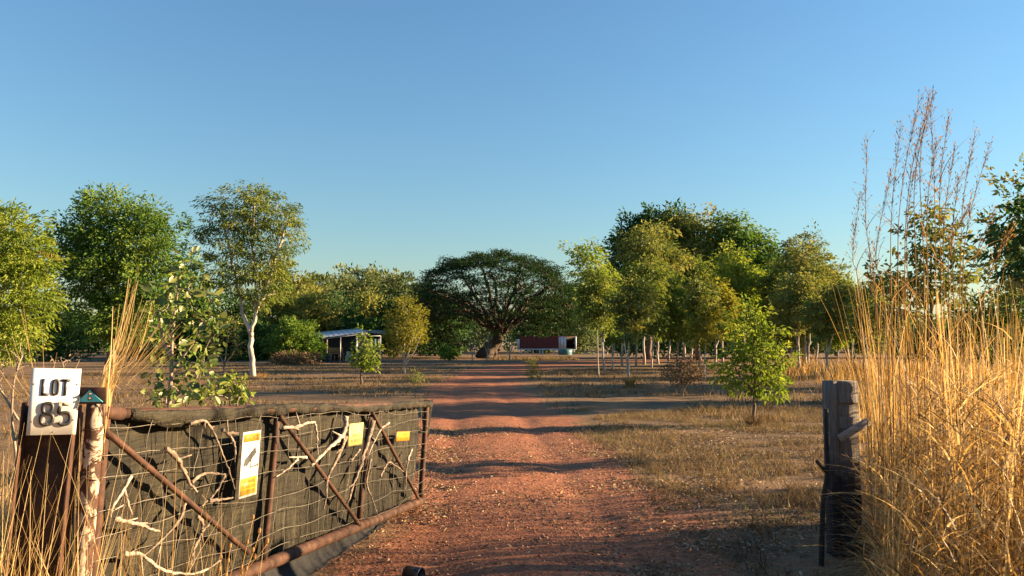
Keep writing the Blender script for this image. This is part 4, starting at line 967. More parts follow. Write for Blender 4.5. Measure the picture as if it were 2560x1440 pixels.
wood('dark scrub along the back of the left field', 112, 124, -100, -12, 6.0, 22000, 71, 'leaf_dark', .6)
wood('dark scrub behind the right-hand grove', 106, 124, 14, 110, 6.0, 22000, 72, 'leaf_dark', .6)

# the spreading rain tree
def rain_tree():
    Y = 114.; s = Y / F; rg = np.random.default_rng(7); b = P(1226, 896, Y); b[2] = 0
    root = thing('rain_tree', 'huge umbrella-shaped spreading tree in the middle of the block', 'tree', tuple(b))
    c0 = P(1240, 800, Y) - b; cen = P(1236, 785, Y) - b; Rx, Rz = 220 * s, 156 * s; Ry = Rx * .95
    tr = MB(); fork = P(1248, 838, Y) - b
    for k, (dx, r_) in enumerate(((0, 1.0), (-.9, .75), (.8, .7), (.3, .6), (-.4, .6))):
        pl = smooth_line([(dx * 1.15 - .6, .35 * ((k % 3) - 1), -.1), (dx * .7 - .1, .2 * ((k % 3) - 1), 1.4), fork * np.array([.8, 1, .8]) + np.array([dx * .3, 0, 0]), fork + np.array([dx * .3, 0, .3])], 14)
        tr.tube(pl, np.linspace(1.0, .55, 14) * r_, 12, wob=.2, seed=k)
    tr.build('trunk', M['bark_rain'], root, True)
    nodes = [fork]; par = [-1]; limbs = []
    K = 30
    for k in range(K):
        az = k * 2.399963 + .3; el = (0.10, .30, .55, .85)[k % 4] + .08 * rg.normal()
        d = np.array([math.cos(az) * math.cos(el), math.sin(az) * math.cos(el), math.sin(el)])
        e = cen + d * np.array([Rx, Ry, Rz]) * .80
        e[2] -= (0.9 if el < .3 else 0)
        m1 = fork + (e - fork) * .30 + np.array([0, 0, .10 * np.linalg.norm((e - fork)[:2]) * (1 if el < .6 else .2)])
        m2 = fork + (e - fork) * .66 + np.array([0, 0, .13 * np.linalg.norm((e - fork)[:2]) * (1 if el < .6 else .2)])
        pl = smooth_line([fork + d * .2, m1, m2, e], 12); pl[1:] += rg.normal(size=(11, 3)) * .16
        prev = 0
        for p in pl[1:]: nodes.append(p); par.append(prev); prev = len(nodes) - 1
        limbs.append(pl)
    n = 1300; u = rg.random(n); az = rg.random(n) * 2 * math.pi
    sz = -.16 + 1.16 * u ** 1.0; el = np.arcsin(np.clip(sz, -1, 1))
    rim = np.clip(-sz * 3, 0, 1)
    d = np.stack([np.cos(az) * np.cos(el), np.sin(az) * np.cos(el), np.sin(el)], -1)
    rr = .93 + .10 * (vnoise(az * 3.0, el * 6, 5) - .3) + .03 * rg.normal(size=n)
    C = cen + d * np.array([Rx, Ry, Rz]) * rr[:, None]
    n2 = 90; az2 = rg.random(n2) * 2 * math.pi; el2 = rg.random(n2) * .55; d2 = np.stack([np.cos(az2) * np.cos(el2), np.sin(az2) * np.cos(el2), np.sin(el2)], -1)
    C2 = cen + d2 * np.array([Rx, Ry, Rz]) * (.55 + .35 * rg.random(n2))[:, None]
    n3 = 160; az3 = rg.random(n3) * 2 * math.pi; C3 = cen + np.stack([np.cos(az3) * Rx, np.sin(az3) * Ry, -Rz * (.05 + .30 * rg.random(n3) * (1 + .6 * (np.cos(az3) < 0)))], -1) * np.stack([.80 + .16 * rg.random(n3)] * 2 + [np.ones(n3)], -1)
    C = np.vstack([C, C2, C3]); n = len(C)
    nd, pr, tips = grow(rg, nodes, par, C, .10, 3, .4)
    rad = np.minimum(radii(pr, len(nd), tips, .022, .52), .50)
    e = np.arange(1, len(nd)); V, Q = frustums(nd[pr[e]], nd[e], np.minimum(rad[pr[e]], rad[e] * 1.3), rad[e], 6)
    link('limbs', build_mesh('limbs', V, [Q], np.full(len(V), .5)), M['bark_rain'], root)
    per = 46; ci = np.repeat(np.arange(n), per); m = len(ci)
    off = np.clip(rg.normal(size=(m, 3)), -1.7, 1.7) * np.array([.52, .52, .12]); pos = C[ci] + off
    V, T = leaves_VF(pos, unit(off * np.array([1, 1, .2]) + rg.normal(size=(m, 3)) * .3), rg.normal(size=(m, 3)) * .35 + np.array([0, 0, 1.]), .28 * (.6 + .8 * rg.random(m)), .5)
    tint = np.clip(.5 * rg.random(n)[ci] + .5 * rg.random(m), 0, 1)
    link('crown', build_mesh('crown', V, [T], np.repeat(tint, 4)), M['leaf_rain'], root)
rain_tree()
for lab, nm, base, stems, lobes, lm in (
    ('bare pale sapling at the left foot of the spreading tree', 'bare_sapling', (1181, 902), [[(1181, 902), (1181, 885), (1182, 860)], [(1181, 890), (1172, 872)], [(1181, 886), (1190, 868)]], [(1182, 862, 14, 16)], 'leaf_dry'),
    ('twiggy sapling right beside the spreading trunk', 'bare_sapling', (1217, 902), [[(1217, 902), (1219, 880), (1222, 850)], [(1218, 885), (1211, 862)], [(1218, 880), (1229, 860)]], [(1219, 855, 13, 20)], 'leaf_dry'),
    ('grey leaning sapling at the right foot of the spreading tree', 'bare_sapling', (1274, 896), [[(1274, 896), (1274, 870), (1271, 845)], [(1274, 885), (1284, 860), (1290, 845)]], [(1276, 850, 10, 14)], 'leaf_olive')):
    tree(nm, lab, 95, base, stems, lobes, 40, 4, .25, lm, 'bark_pale', trunk_px=4, seed=sum(base), crad=.5, cat='sapling')
tree('leafy_clump', 'low leafy clump with stake left of the spreading trunk', 96, (1122, 900), [[(1122, 900), (1121, 870)]], [(1118, 885, 13, 12), (1128, 890, 8, 8)], 30, 12, .5, 'leaf_bright', 'bark_pale', trunk_px=4, seed=44, crad=.5, droop=.4, wr=.3, cat='bush')
tree('seedling', 'small yellow bush beside the bend of the drive', 41, (1331, 946), [[(1331, 946), (1331, 925)]], [(1332, 920, 13, 18), (1328, 935, 13, 9)], 70, 16, .08, 'leaf_yellow', 'twig', trunk_px=2, seed=45, crad=.28, cat='bush')
tree('dry_shrub', 'wispy dry bush beside the gate end in the field', 35, (1040, 966), [[(1040, 966), (1038, 940)]], [(1040, 945, 18, 18), (1034, 935, 8, 14)], 60, 10, .09, 'leaf_olive', 'twig', trunk_px=2, seed=46, crad=.28, cat='shrub')

# big trees behind the grove
tree('broadleaf_tree', 'big dark green tree with the highest crown behind the grove', 100, (1620, 899), [[(1620, 899), (1622, 800), (1630, 680)], [(1622, 800), (1570, 680)], [(1624, 780), (1690, 660)]],
     [(1590, 600, 60, 55), (1560, 650, 48, 60), (1650, 585, 60, 55), (1630, 650, 80, 70), (1570, 720, 55, 60), (1680, 570, 45, 38)], 420, 46, .50, 'leaf_dark', 'bark_brown', trunk_px=16, seed=21, crad=1.9, gap=.6, droop=.2)
tree('broadleaf_tree', 'olive-green tree in the centre behind the grove', 98, (1745, 900), [[(1745, 900), (1745, 780), (1742, 640)], [(1745, 780), (1790, 650)]],
     [(1720, 600, 55, 60), (1770, 600, 58, 58), (1740, 670, 85, 80), (1690, 700, 55, 70), (1800, 660, 55, 60), (1745, 560, 40, 28)], 420, 46, .42, 'leaf_olive', 'bark_brown', trunk_px=14, seed=22, crad=1.8, gap=.6, droop=.3)
tree('broadleaf_tree', 'mid-green drooping tree right of centre behind the grove', 96, (1860, 901), [[(1860, 901), (1858, 780), (1850, 640)], [(1858, 790), (1900, 680)]],
     [(1840, 600, 50, 55), (1880, 640, 60, 60), (1850, 700, 80, 80), (1920, 660, 40, 55), (1800, 720, 45, 60), (1900, 760, 50, 60), (1855, 575, 32, 28)], 430, 46, .42, 'leaf_mid', 'bark_brown', trunk_px=14, seed=23, crad=1.8, gap=.6, droop=.8)
tree('broadleaf_tree', 'brown-green tree forming the right shoulder of the grove', 70, (2010, 914), [[(2010, 914), (2010, 800), (2005, 680)], [(2010, 810), (2060, 720)]],
     [(1990, 640, 50, 45), (2030, 640, 40, 52), (2010, 710, 75, 75), (2070, 720, 55, 65), (2090, 790, 60, 60), (1980, 790, 60, 60), (2035, 600, 18, 18)], 430, 46, .26, 'leaf_olive', 'bark_pale', trunk_px=10, seed=24, crad=1.05, droop=.4)
tree('broadleaf_tree', 'low rounded tree at the right end of the grove', 72, (2120, 912), [[(2120, 912), (2118, 830), (2115, 750)]], [(2110, 740, 40, 50), (2130, 800, 50, 55), (2170, 780, 35, 50), (2210, 740, 40, 50)], 230, 44, .24, 'leaf_bright', 'bark_pale', trunk_px=8, seed=25, crad=1.0, droop=.3)

# the grove of pale-trunked gums
ORD = ['first', 'second', 'third', 'fourth', 'fifth', 'sixth', 'seventh', 'eighth', 'ninth', 'tenth', 'eleventh', 'twelfth', 'thirteenth', 'fourteenth', 'fifteenth', 'sixteenth', 'seventeenth', 'eighteenth', 'nineteenth']
GROVE = [  # base x, base y, crown top y, half width, lean of the top, leaf material, crown bottom y
 (1497, 942, 690, 36, -6, 'leaf_gum', 830), (1511, 929, 632, 52, -8, 'leaf_bright', 850), (1555, 917, 680, 40, 8, 'leaf_gum', 850), (1572, 975, 700, 34, 6, 'leaf_olive', 860), (1590, 917, 600, 46, 30, 'leaf_olive', 830),
 (1610, 912, 570, 52, 20, 'leaf_olive', 800), (1645, 910, 640, 42, 4, 'leaf_gum', 840), (1671, 904, 660, 44, 18, 'leaf_olive', 840), (1710, 900, 590, 50, 10, 'leaf_olive', 800), (1728, 904, 650, 44, 14, 'leaf_gum', 850),
 (1761, 950, 760, 26, 4, 'leaf_yellow', 880), (1787, 919, 720, 34, 4, 'leaf_yellow', 850), (1806, 908, 630, 50, 18, 'leaf_bright', 850), (1905, 905, 690, 50, 4, 'leaf_bright', 850), (1997, 933, 690, 44, 4, 'leaf_olive', 840),
 (2020, 929, 640, 44, 12, 'leaf_olive', 830), (2041, 905, 680, 44, 16, 'leaf_gum', 840), (2066, 942, 720, 42, 10, 'leaf_olive', 860), (2128, 921, 720, 44, 6, 'leaf_gum', 850)]
EXTRA = ['with the thin leaning stem', 'with the forked white trunk and round crown', 'with a narrow crown', 'orange grass at its foot', 'with a tall bent stem', 'with a tall spire', 'with a straight white stem', 'leaning right',
         'with a tall olive crown', 'beside the dry grey bush', 'small and yellow', 'with golden lower leaves', 'with a bright crown', 'behind the little green tree', 'just right of the little green tree', 'with twin stems', 'with a shaded stem', 'close to the sleeper post', 'beside the tall straw grass']
for k, (bx, by, ty, hw, ln, lm, cb_) in enumerate(GROVE):
    Y = depth_of(by); rg = np.random.default_rng(300 + k); tx = bx + ln; hgt = by - ty
    mid = (bx + ln * .35 + rg.normal() * 4, by - hgt * .4)
    stems = [[(bx, by), (bx + ln * .1 + rg.normal() * 2, by - hgt * .2), mid, (tx, ty + hgt * .12)]]
    if k in (1, 3, 4, 8, 14, 15): stems.append([(bx + ln * .1, by - hgt * (.06 if k in (3, 15) else .25)), (bx - 10, by - hgt * .45), (bx - 16, by - hgt * .7)])
    if k in (2, 6, 9, 11, 17): stems.append([(bx + ln * .1, by - hgt * .22), (bx + 14, by - hgt * .45), (bx + 22, by - hgt * .65)])
    lb = []; nl = 7
    for q in range(nl):
        f = q / (nl - 1); y_ = ty + 14 + (cb_ - 34 - ty - 14) * f; w_ = 1.25 * hw * (.45 + .65 * math.sin(math.pi * (.18 + .74 * f)))
        lb.append((tx + (bx - tx) * f * .8 + rg.normal() * hw * .35, y_, w_ * (.6 + .4 * rg.random()), max(18, (cb_ - ty) / nl * (.8 + .7 * rg.random()))))
    tree('gum_tree', f'{ORD[k]} gum from the left in the grove, {EXTRA[k]}', Y, (bx, by), stems, lb, 120, 55, .0042 * Y if Y < 60 else .0046 * Y, lm, 'bark_white' if k % 3 else 'bark_pale', trunk_px=(6, 5.5, 6.5)[k % 3] if k else 3.5, seed=300 + k, crad=.0165 * Y, gap=.6, droop=.5, wr=.42, taper=.4, group='grove of pale gums')

GROVE2 = [(1532, 926, 690, 40, 6, 'leaf_gum', 'thin gum stem between the two leftmost grove trunks'), (1628, 920, 650, 42, 8, 'leaf_gum', 'thin gum stem left of the dry grey bush'), (1692, 915, 690, 40, -6, 'leaf_bright', 'young gum with pale green crown above the dry grey bush'),
 (1746, 924, 700, 36, 6, 'leaf_olive', 'slim gum just right of the dry grey bush'), (1832, 915, 660, 46, 6, 'leaf_bright', 'slim gum left of the small green tree crown'), (1950, 915, 680, 46, 8, 'leaf_gum', 'slim gum hidden half by the small green tree, right side'), (1976, 925, 730, 38, -4, 'leaf_olive', 'thin short gum right of the small green tree'), (2092, 925, 740, 42, 6, 'leaf_bright', 'thin gum near the straw grass, left of it'), (2160, 930, 760, 40, 8, 'leaf_olive', 'thin gum seen through the straw stalks')]
for k, (bx, by, ty, hw, ln, lm, lab) in enumerate(GROVE2):
    Y = depth_of(by); rg = np.random.default_rng(350 + k); hgt = by - ty
    lb = [(bx + ln * f + rg.normal() * hw * .3, by - hgt * f, hw * (.55 + .35 * rg.random()), hgt * .12) for f in (.42, .55, .66, .77, .88)]
    tree('gum_tree', lab, Y, (bx, by), [[(bx, by), (bx + rg.normal() * 3, by - hgt * .3), (bx + ln, by - hgt * .85)], [(bx + 1, by - hgt * .15), (bx + 9, by - hgt * .4), (bx + 14, by - hgt * .6)]], lb, 90, 50, .0045 * Y, lm, 'bark_white', trunk_px=4.5, seed=350 + k, crad=.0165 * Y, gap=.6, droop=.5, wr=.42, taper=.5, group='grove of pale gums')
# little trees and shrubs nearer
tree('small_tree', 'small bright green tree with slim dark trunk in the right foreground field', 17.2, (1884, 1063), [[(1884, 1063), (1886, 1010), (1888, 970), (1884, 900), (1888, 790)], [(1887, 985), (1850, 940), (1830, 900)], [(1887, 975), (1925, 930), (1945, 900)]],
     [(1890, 790, 34, 36), (1868, 840, 45, 45), (1915, 845, 42, 42), (1885, 890, 65, 45), (1945, 900, 35, 42), (1840, 930, 40, 42), (1890, 950, 65, 40), (1935, 960, 45, 34), (1820, 950, 22, 26)], 170, 34, .105, 'leaf_bright', 'bark_brown', trunk_px=9, seed=31, crad=.33, gap=.85, droop=.45, wr=.36, taper=.45)
tree('dry_shrub', 'rounded grey-brown dry bush in the field before the grove', 27.5, (1706, 990), [[(1706, 990), (1702, 950), (1690, 915)], [(1706, 985), (1720, 950), (1735, 915)], [(1706, 985), (1708, 940), (1708, 905)]],
     [(1705, 915, 42, 24), (1680, 935, 26, 24), (1735, 935, 28, 26), (1708, 940, 45, 26)], 260, 12, .09, 'leaf_dry', 'twig', trunk_px=6, seed=32, crad=.3, cat='shrub')
tree('thin_tree', 'sparse-leaved tree showing behind the tall straw grass', 22, (2330, 1021), [[(2330, 1021), (2328, 850), (2325, 700), (2330, 560)], [(2328, 820), (2290, 700)], [(2327, 780), (2370, 680)]],
     [(2325, 550, 42, 40), (2300, 620, 50, 50), (2365, 610, 45, 50), (2330, 700, 75, 50), (2270, 740, 50, 45), (2390, 720, 40, 45), (2200, 720, 40, 55), (2230, 780, 60, 40)], 210, 16, .17, 'leaf_olive', 'bark_brown', trunk_px=9, seed=33, crad=.5, droop=.5, wr=.5, r_tip=.005)
tree('dark_tree', 'dark drooping-leaved tree reaching in from the right edge', 13, (2640, 1130), [[(2640, 1130), (2630, 900), (2610, 700), (2590, 520)], [(2630, 860), (2560, 720), (2500, 640)], [(2620, 760), (2690, 560)]],
     [(2545, 540, 36, 34), (2515, 590, 34, 30), (2560, 620, 40, 30), (2590, 470, 40, 36), (2540, 665, 30, 22), (2660, 560, 80, 110), (2700, 700, 100, 100)], 85, 26, .17, 'leaf_dark', 'bark_brown', trunk_px=12, seed=34, crad=.34, gap=1.05, droop=.7, wr=.38)
tree('shrub', 'mixed green and brown scrub behind the straw grass', 45, (2480, 940), [[(2480, 940), (2480, 880)]], [(2440, 800, 70, 50), (2540, 790, 80, 60), (2480, 860, 120, 50), (2300, 860, 90, 40)], 260, 34, .24, 'leaf_mid', 'bark_brown', trunk_px=5, seed=35, crad=.9, cat='bush')

for k, (x_, y_, hh, rr) in enumerate(((25, 32.5, 9, 3.0), (26, 36.5, 11.5, 3.6), (19.5, 25.5, 7.5, 2.2), (33, 45, 13, 3.4))):
    bpx = 1280 + x_ / y_ * F; s_ = F / y_; by = 865 + CAM_H * s_; tp = by - hh * s_
    tree('roadside_tree', ('spreading tree beyond the right edge of the view, second in the row', 'tallest tree beyond the right edge, third in the row', 'nearest spreading tree beyond the right edge', 'farthest tree beyond the right edge', 'low bushy tree just past the straw grass')[k], y_, (bpx, by),
         [[(bpx, by), (bpx, by - hh * .5 * s_), (bpx, tp + hh * .15 * s_)]], [(bpx, tp + hh * .3 * s_, rr * s_, hh * .27 * s_), (bpx - rr * .5 * s_, tp + hh * .5 * s_, rr * .8 * s_, hh * .2 * s_), (bpx + rr * .5 * s_, tp + hh * .45 * s_, rr * .8 * s_, hh * .2 * s_)],
         140, 40, .25, 'leaf_olive', 'bark_brown', trunk_px=.22 * s_, seed=800 + k, crad=.85, gap=.95, group='trees beyond the right edge')
# round-leaved sapling behind the gate: every big leaf is a piece of its own
def round_leaf(name, w=.62):
    n = 10; pts = [(0, 0, 0)]
    V = [(0, 0, 0)]; ys = np.linspace(.10, 1, 5)
    for y in ys:
        ww = w * .5 * math.sqrt(max(0, 1 - ((y - .55) / .47) ** 2)); V += [(-ww, y, .10 * ww / w * 2), (0, y, -.05 * y * y), (ww, y, .10 * ww / w * 2)]
    V = np.array(V); T = [(0, 1, 2), (0, 2, 3)]; Q = []
    for k in range(4): a = 1 + 3 * k; Q += [(a, a + 3, a + 4, a + 1), (a + 1, a + 4, a + 5, a + 2)]
    return build_mesh(name, V[:, [0, 1, 2]], [np.array(Q), np.array(T)], np.full(len(V), .5), True)
def big_leaf_mat(name, a, b_):
    m, n, l, b = new_mat(name); oi = N(n, 'ShaderNodeObjectInfo'); r = ramp(n, [(0, a), (1, b_)]); l.new(oi.outputs['Random'], r.inputs[0])
    l.new(r.outputs[0], b.inputs['Base Color']); b.inputs['Roughness'].default_value = .42
    t = N(n, 'ShaderNodeBsdfTranslucent'); l.new(r.outputs[0], t.inputs['Color']); mx = N(n, 'ShaderNodeMixShader'); mx.inputs[0].default_value = .3
    l.new(b.outputs[0], mx.inputs[1]); l.new(t.outputs[0], mx.inputs[2]); l.new(mx.outputs[0], n['Material Output'].inputs['Surface']); return m
M['big_leaf'] = big_leaf_mat('big_leaf', (.055, .095, .022), (.26, .27, .075)); M['big_leaf_lime'] = big_leaf_mat('big_leaf_lime', (.16, .22, .03), (.34, .36, .07))
def leafy_sapling(name, label, Y, base, stems, tips, per, size, mat, seed, trunk_px, spread, w=.62, cat='sapling'):
    rg = np.random.default_rng(seed); b = P(*base, Y); b[2] = tz(b[0], b[1]); root = thing(name, label, cat, tuple(b)); s = Y / F; tn = []; par = []; mb = MB()
    for si, st_ in enumerate(stems):
        pl = smooth_line([P(*q, Y) - b for q in st_], 12); pl[0][2] = 0 if si == 0 else pl[0][2]; k0 = len(tn); r0 = trunk_px * s / 2 * (1 if si == 0 else .7)
        mb.tube(pl, np.linspace(r0, r0 * .35, 12), 8, wob=.1)
        for i_, p in enumerate(pl): tn.append(p); par.append(k0 + i_ - 1 if i_ else -1)
    mb.build('stem', M['twig'], root, True)
    C = np.array([P(*q, Y + rg.normal() * .22) - b for q in tips]); nd, pr, tp = grow(rg, tn, par, C, .1, 3)
    e = np.arange(len(tn), len(nd)); rad = np.minimum(radii(pr, len(nd), tp, .0045), .02); V, Q = frustums(nd[pr[e]], nd[e], rad[pr[e]], rad[e], 5); tag(link('branches', build_mesh('branches', V, [Q], np.full(len(V), .5)), M['twig'], root), kind='stuff')
    nf = len(C) * per * 2; ci = np.repeat(np.arange(len(C)), per * 2); of = rg.normal(size=(nf, 3)) * spread * np.array([.8, 1.3, .9]); V, T = leaves_VF(C[ci] + of, of + rg.normal(size=(nf, 3)) * spread * .6, rg.normal(size=(nf, 3)) * .7 + np.array([.2, -.2, .6]), size * (.4 + .35 * rg.random(nf)), .6)
    tag(link('small_leaves', build_mesh('small_leaves', V, [T], np.repeat(rg.random(nf), 4)), M['leaf_mid' if mat == 'big_leaf' else 'leaf_bright'], root), kind='stuff')
    me = round_leaf('leaf', w); me.materials.append(M[mat])
    for c in C:
        for k in range(per):
            off = rg.normal(size=3) * spread; ax = unit(off + rg.normal(size=3) * spread * .5 + np.array([0, 0, -.02])); nr = rg.normal(size=3) * .5 + np.array([.25, -.45, .6])
            x_ = unit(np.cross(ax, nr)); z_ = np.cross(x_, ax); sz_ = size * (.65 + .6 * rg.random()); p = c + off * .6
            m = Matrix.Identity(4)
            for r in range(3): m[r][0], m[r][1], m[r][2], m[r][3] = x_[r] * sz_, ax[r] * sz_, z_[r] * sz_, p[r]
            o = link('leaf', me, None, root); o.matrix_local = m
leafy_sapling('broad_leaf_sapling', 'young tree with big rounded pale green leaves just behind the gate', 9.6, (418, 1172), [[(418, 1172), (422, 1030), (428, 930), (432, 820), (450, 690)], [(428, 930), (480, 860), (515, 800)], [(430, 900), (405, 840), (395, 770)], [(424, 1000), (480, 960), (510, 900)]],
    [(478, 655), (455, 680), (500, 690), (430, 712), (470, 720), (395, 735), (520, 745), (440, 760), (480, 765), (400, 790), (530, 795), (505, 800), (455, 805), (410, 830), (545, 830), (480, 850), (440, 870), (390, 870), (515, 870), (500, 905), (460, 930), (395, 920), (510, 940), (430, 965), (480, 985), (390, 990), (415, 1010)], 11, .115, 'big_leaf', 51, 14, .085)
leafy_sapling('seedling', 'lime green seedling peeking above the gate cloth', 9.0, (575, 1200), [[(575, 1200), (573, 1040), (578, 960)], [(574, 1060), (595, 1000), (605, 965)]],
    [(578, 950), (560, 965), (590, 968), (606, 960), (598, 985), (575, 985), (612, 992), (556, 990), (530, 985), (515, 1000)], 7, .11, 'big_leaf_lime', 52, 6, .06, .5)

#@@GRASS
# ------------------------------------------------------------------ grasses
def unit2(a): return np.stack([np.cos(a), np.sin(a)], -1)
# tall straw-coloured grass on the right
def tall_grass():
    rg = np.random.default_rng(3); Vs = []; Qs = []; Ts = []; n0 = 0
    def put(V, Q, t, per):
        nonlocal n0
        Vs.append(V); Qs.append(Q + n0); Ts.append(np.repeat(np.clip(t, 0, 1), per)); n0 += len(V)
    def edge(y): return (2158 - 1280) / F * y
    def place(n, yr, xw, p=1.3):
        y = yr[0] + (yr[1] - yr[0]) * rg.random(n); x = edge(y) + .05 + xw * rg.random(n) ** p
        cx = np.round(x / .34) * .34 + .07 * np.sin(y * 9); cy = np.round(y / .34) * .34          # loose tussocks
        k = .55 * rg.random(n); return x * (1 - k) + cx * k, y * (1 - k) + cy * k
    # upright stems
    n = 2300; x, y = place(n, (4.1, 8.0), 3.0); x = np.maximum(x, edge(y) + .02)
    tall = np.clip(.55 + .75 * fbm(x * 1.1, y * 1.1, 33), .4, 1.25); ed = np.clip((x - edge(y)) / .5, .55, 1)
    h = (.75 + 1.55 * rg.random(n) ** 1.3) * tall * ed; a = rg.normal(size=n) * 1.6 + .2; a = np.where(x < edge(y) + .35, a * .35, a)
    base = np.stack([x, y, terr(x, y)], -1); le = .03 + .16 * rg.random(n) ** 2
    V, Q = ribbons(base, h, unit2(a), le, .005 + .006 * rg.random(n) ** 2, rg, 7, curl=1.6, tipw=.4); put(V, Q, .15 + .8 * rg.random(n), 16)
    # blades hanging off the stems
    m = 6400; q = rg.integers(0, n, m); t0 = .12 + .8 * rg.random(m); st_ = base[q].copy(); st_[:, 2] += h[q] * t0; st_[:, :2] += unit2(a[q]) * (le[q] * h[q] * t0 ** 1.6)[:, None]
    V, Q = ribbons(st_, .10 + .32 * rg.random(m), unit2(rg.random(m) * 6.28), .5 + 1.3 * rg.random(m), .006 + .010 * rg.random(m), rg, 5, curl=1.4); put(V, Q, -.15 + 1.15 * rg.random(m), 12)
    # matted, broken and fallen straw lower down
    m = 14000; x, y = place(m, (3.6, 7.4), 3.0, 1.4); z = terr(x, y) + 1.45 * rg.random(m) ** 1.7 * np.clip((x - edge(y)) / .45, .3, 1)
    V, Q = ribbons(np.stack([x, y, z], -1), .08 + .26 * rg.random(m), unit2(rg.random(m) * 6.28), .5 + 1.6 * rg.random(m), .004 + .009 * rg.random(m), rg, 4, curl=1.3); put(V, Q, -.2 + 1.2 * rg.random(m), 10)
    # taller standing straw further back
    n = 420; x, y = place(n, (7.2, 10.0), 2.2); h = 1.4 + 1.3 * rg.random(n)
    V, Q = ribbons(np.stack([x, y, terr(x, y)], -1), h, unit2(rg.random(n) * 6.28), .05 + .25 * rg.random(n) ** 2, .006 + .008 * rg.random(n), rg, 6); put(V, Q, rg.random(n) * .8, 14)
    tag(link('tall_grass', build_mesh('tall_grass', np.vstack(Vs), [np.vstack(Qs)], np.concatenate(Ts)), M['straw']), 'dense tangle of tall dry golden grass filling the right side', 'grass', kind='stuff')
tall_grass()
# the seed stalks that stand above it, one by one
STALKS = [((2180, 1150), (2150, 760), (2132, 640), (2148, 500)), ((2200, 1150), (2190, 760), (2165, 560), (2168, 355)), ((2230, 1150), (2215, 800), (2190, 640), (2225, 440)), ((2235, 1150), (2228, 760), (2230, 520), (2250, 330)), ((2250, 1100), (2245, 720), (2255, 470), (2295, 262)),
 ((2265, 1100), (2262, 700), (2275, 450), (2312, 290)), ((2290, 1100), (2290, 700), (2288, 440), (2330, 250)), ((2300, 1100), (2310, 700), (2300, 420), (2322, 240)), ((2330, 1120), (2340, 720), (2335, 440), (2325, 265)), ((2350, 1100), (2352, 700), (2350, 470), (2370, 300)),
 ((2345, 1150), (2360, 800), (2360, 560), (2385, 380)), ((2370, 1100), (2400, 700), (2408, 500), (2437, 335)), ((2380, 1100), (2405, 760), (2420, 560), (2470, 375)), ((2320, 1100), (2320, 720), (2318, 520), (2340, 360)), ((2275, 1100), (2270, 760), (2268, 560), (2285, 420)),
 ((2400, 1100), (2410, 800), (2440, 640), (2480, 540)), ((2390, 1100), (2385, 780), (2380, 600), (2395, 460)), ((2205, 1150), (2200, 860), (2180, 700), (2172, 610)), ((2420, 1150), (2450, 860), (2470, 700), (2520, 590)), ((2365, 1100), (2372, 760), (2376, 620), (2420, 520))]
SPOT = ['leftmost of all, short and nodding', 'second from the left, slim and straight', 'curved, in the left group', 'left of the tall central bunch', 'with a hooked tip, left of centre', 'leaning into the highest bunch from the left', 'highest of the bunch, tip bent right', 'second highest, upright',
        'bending left over the highest bunch', 'right of the highest bunch', 'half-height, right of the central bunch', 'tall, in the right pair', 'rightmost tall one, bent right', 'half-height in the middle of the bunch', 'half-height left of the middle', 'low, leaning right towards the dark tree', 'low and upright before the thin tree', 'low, left of the clump', 'lowest at the right, leaning far over', 'low, with a tip drooping right']
for k, (st_, sp_) in enumerate(zip(STALKS, SPOT)):
    rg = np.random.default_rng(500 + k); Y = 5.6 + 1.1 * rg.random(); b = P(*st_[0], Y); b[2] = tz(b[0], b[1]); pts = [b] + [P(*q, Y + .1 * rg.normal()) for q in st_[1:]]
    root = thing('seed_stalk', f'dry grass seed stalk above the straw clump, {sp_}', 'grass stalk', tuple(b), 'seed stalks above the tall grass')
    pl = smooth_line(np.array(pts) - b, 34); mb = MB(); mb.tube(pl, np.linspace(.0046, .0014, 34), 5, tint=.6); mb.build('stem', M['stalk'], root)
    tg = unit(np.gradient(pl, axis=0)); mb = MB(); j = rg.integers(20, 34, 64); n = len(j); dr = unit(tg[j] * 1.0 + rg.normal(size=(n, 3)) * .28)
    a_ = pl[j]; b2 = a_ + dr * (.03 + .07 * rg.random((n, 1))); V, Q = frustums(a_, b2, np.full(n, .0011), np.full(n, .0007), 3); mb.add(V, Q, tint=.35)
    V, T = leaves_VF(b2, dr, rg.normal(size=(n, 3)), .022 + .012 * rg.random(n), .28); mb.add(V, None, T, tint=.2 + .3 * rg.random()); mb.build('seed_head', M['stalk'], root)
    for q in range(3):
        i_ = rg.integers(9, 24); V, Q = ribbons(pl[i_][None], np.array([.22 + .2 * rg.random()]), unit2(np.array([rg.random() * 6.28])), np.array([.7 + .8 * rg.random()]), np.array([.008]), rg, 8, curl=1.4)
        link('leaf_blade', build_mesh('leaf_blade', V, [Q], np.full(len(V), .5)), M['stalk'], root)
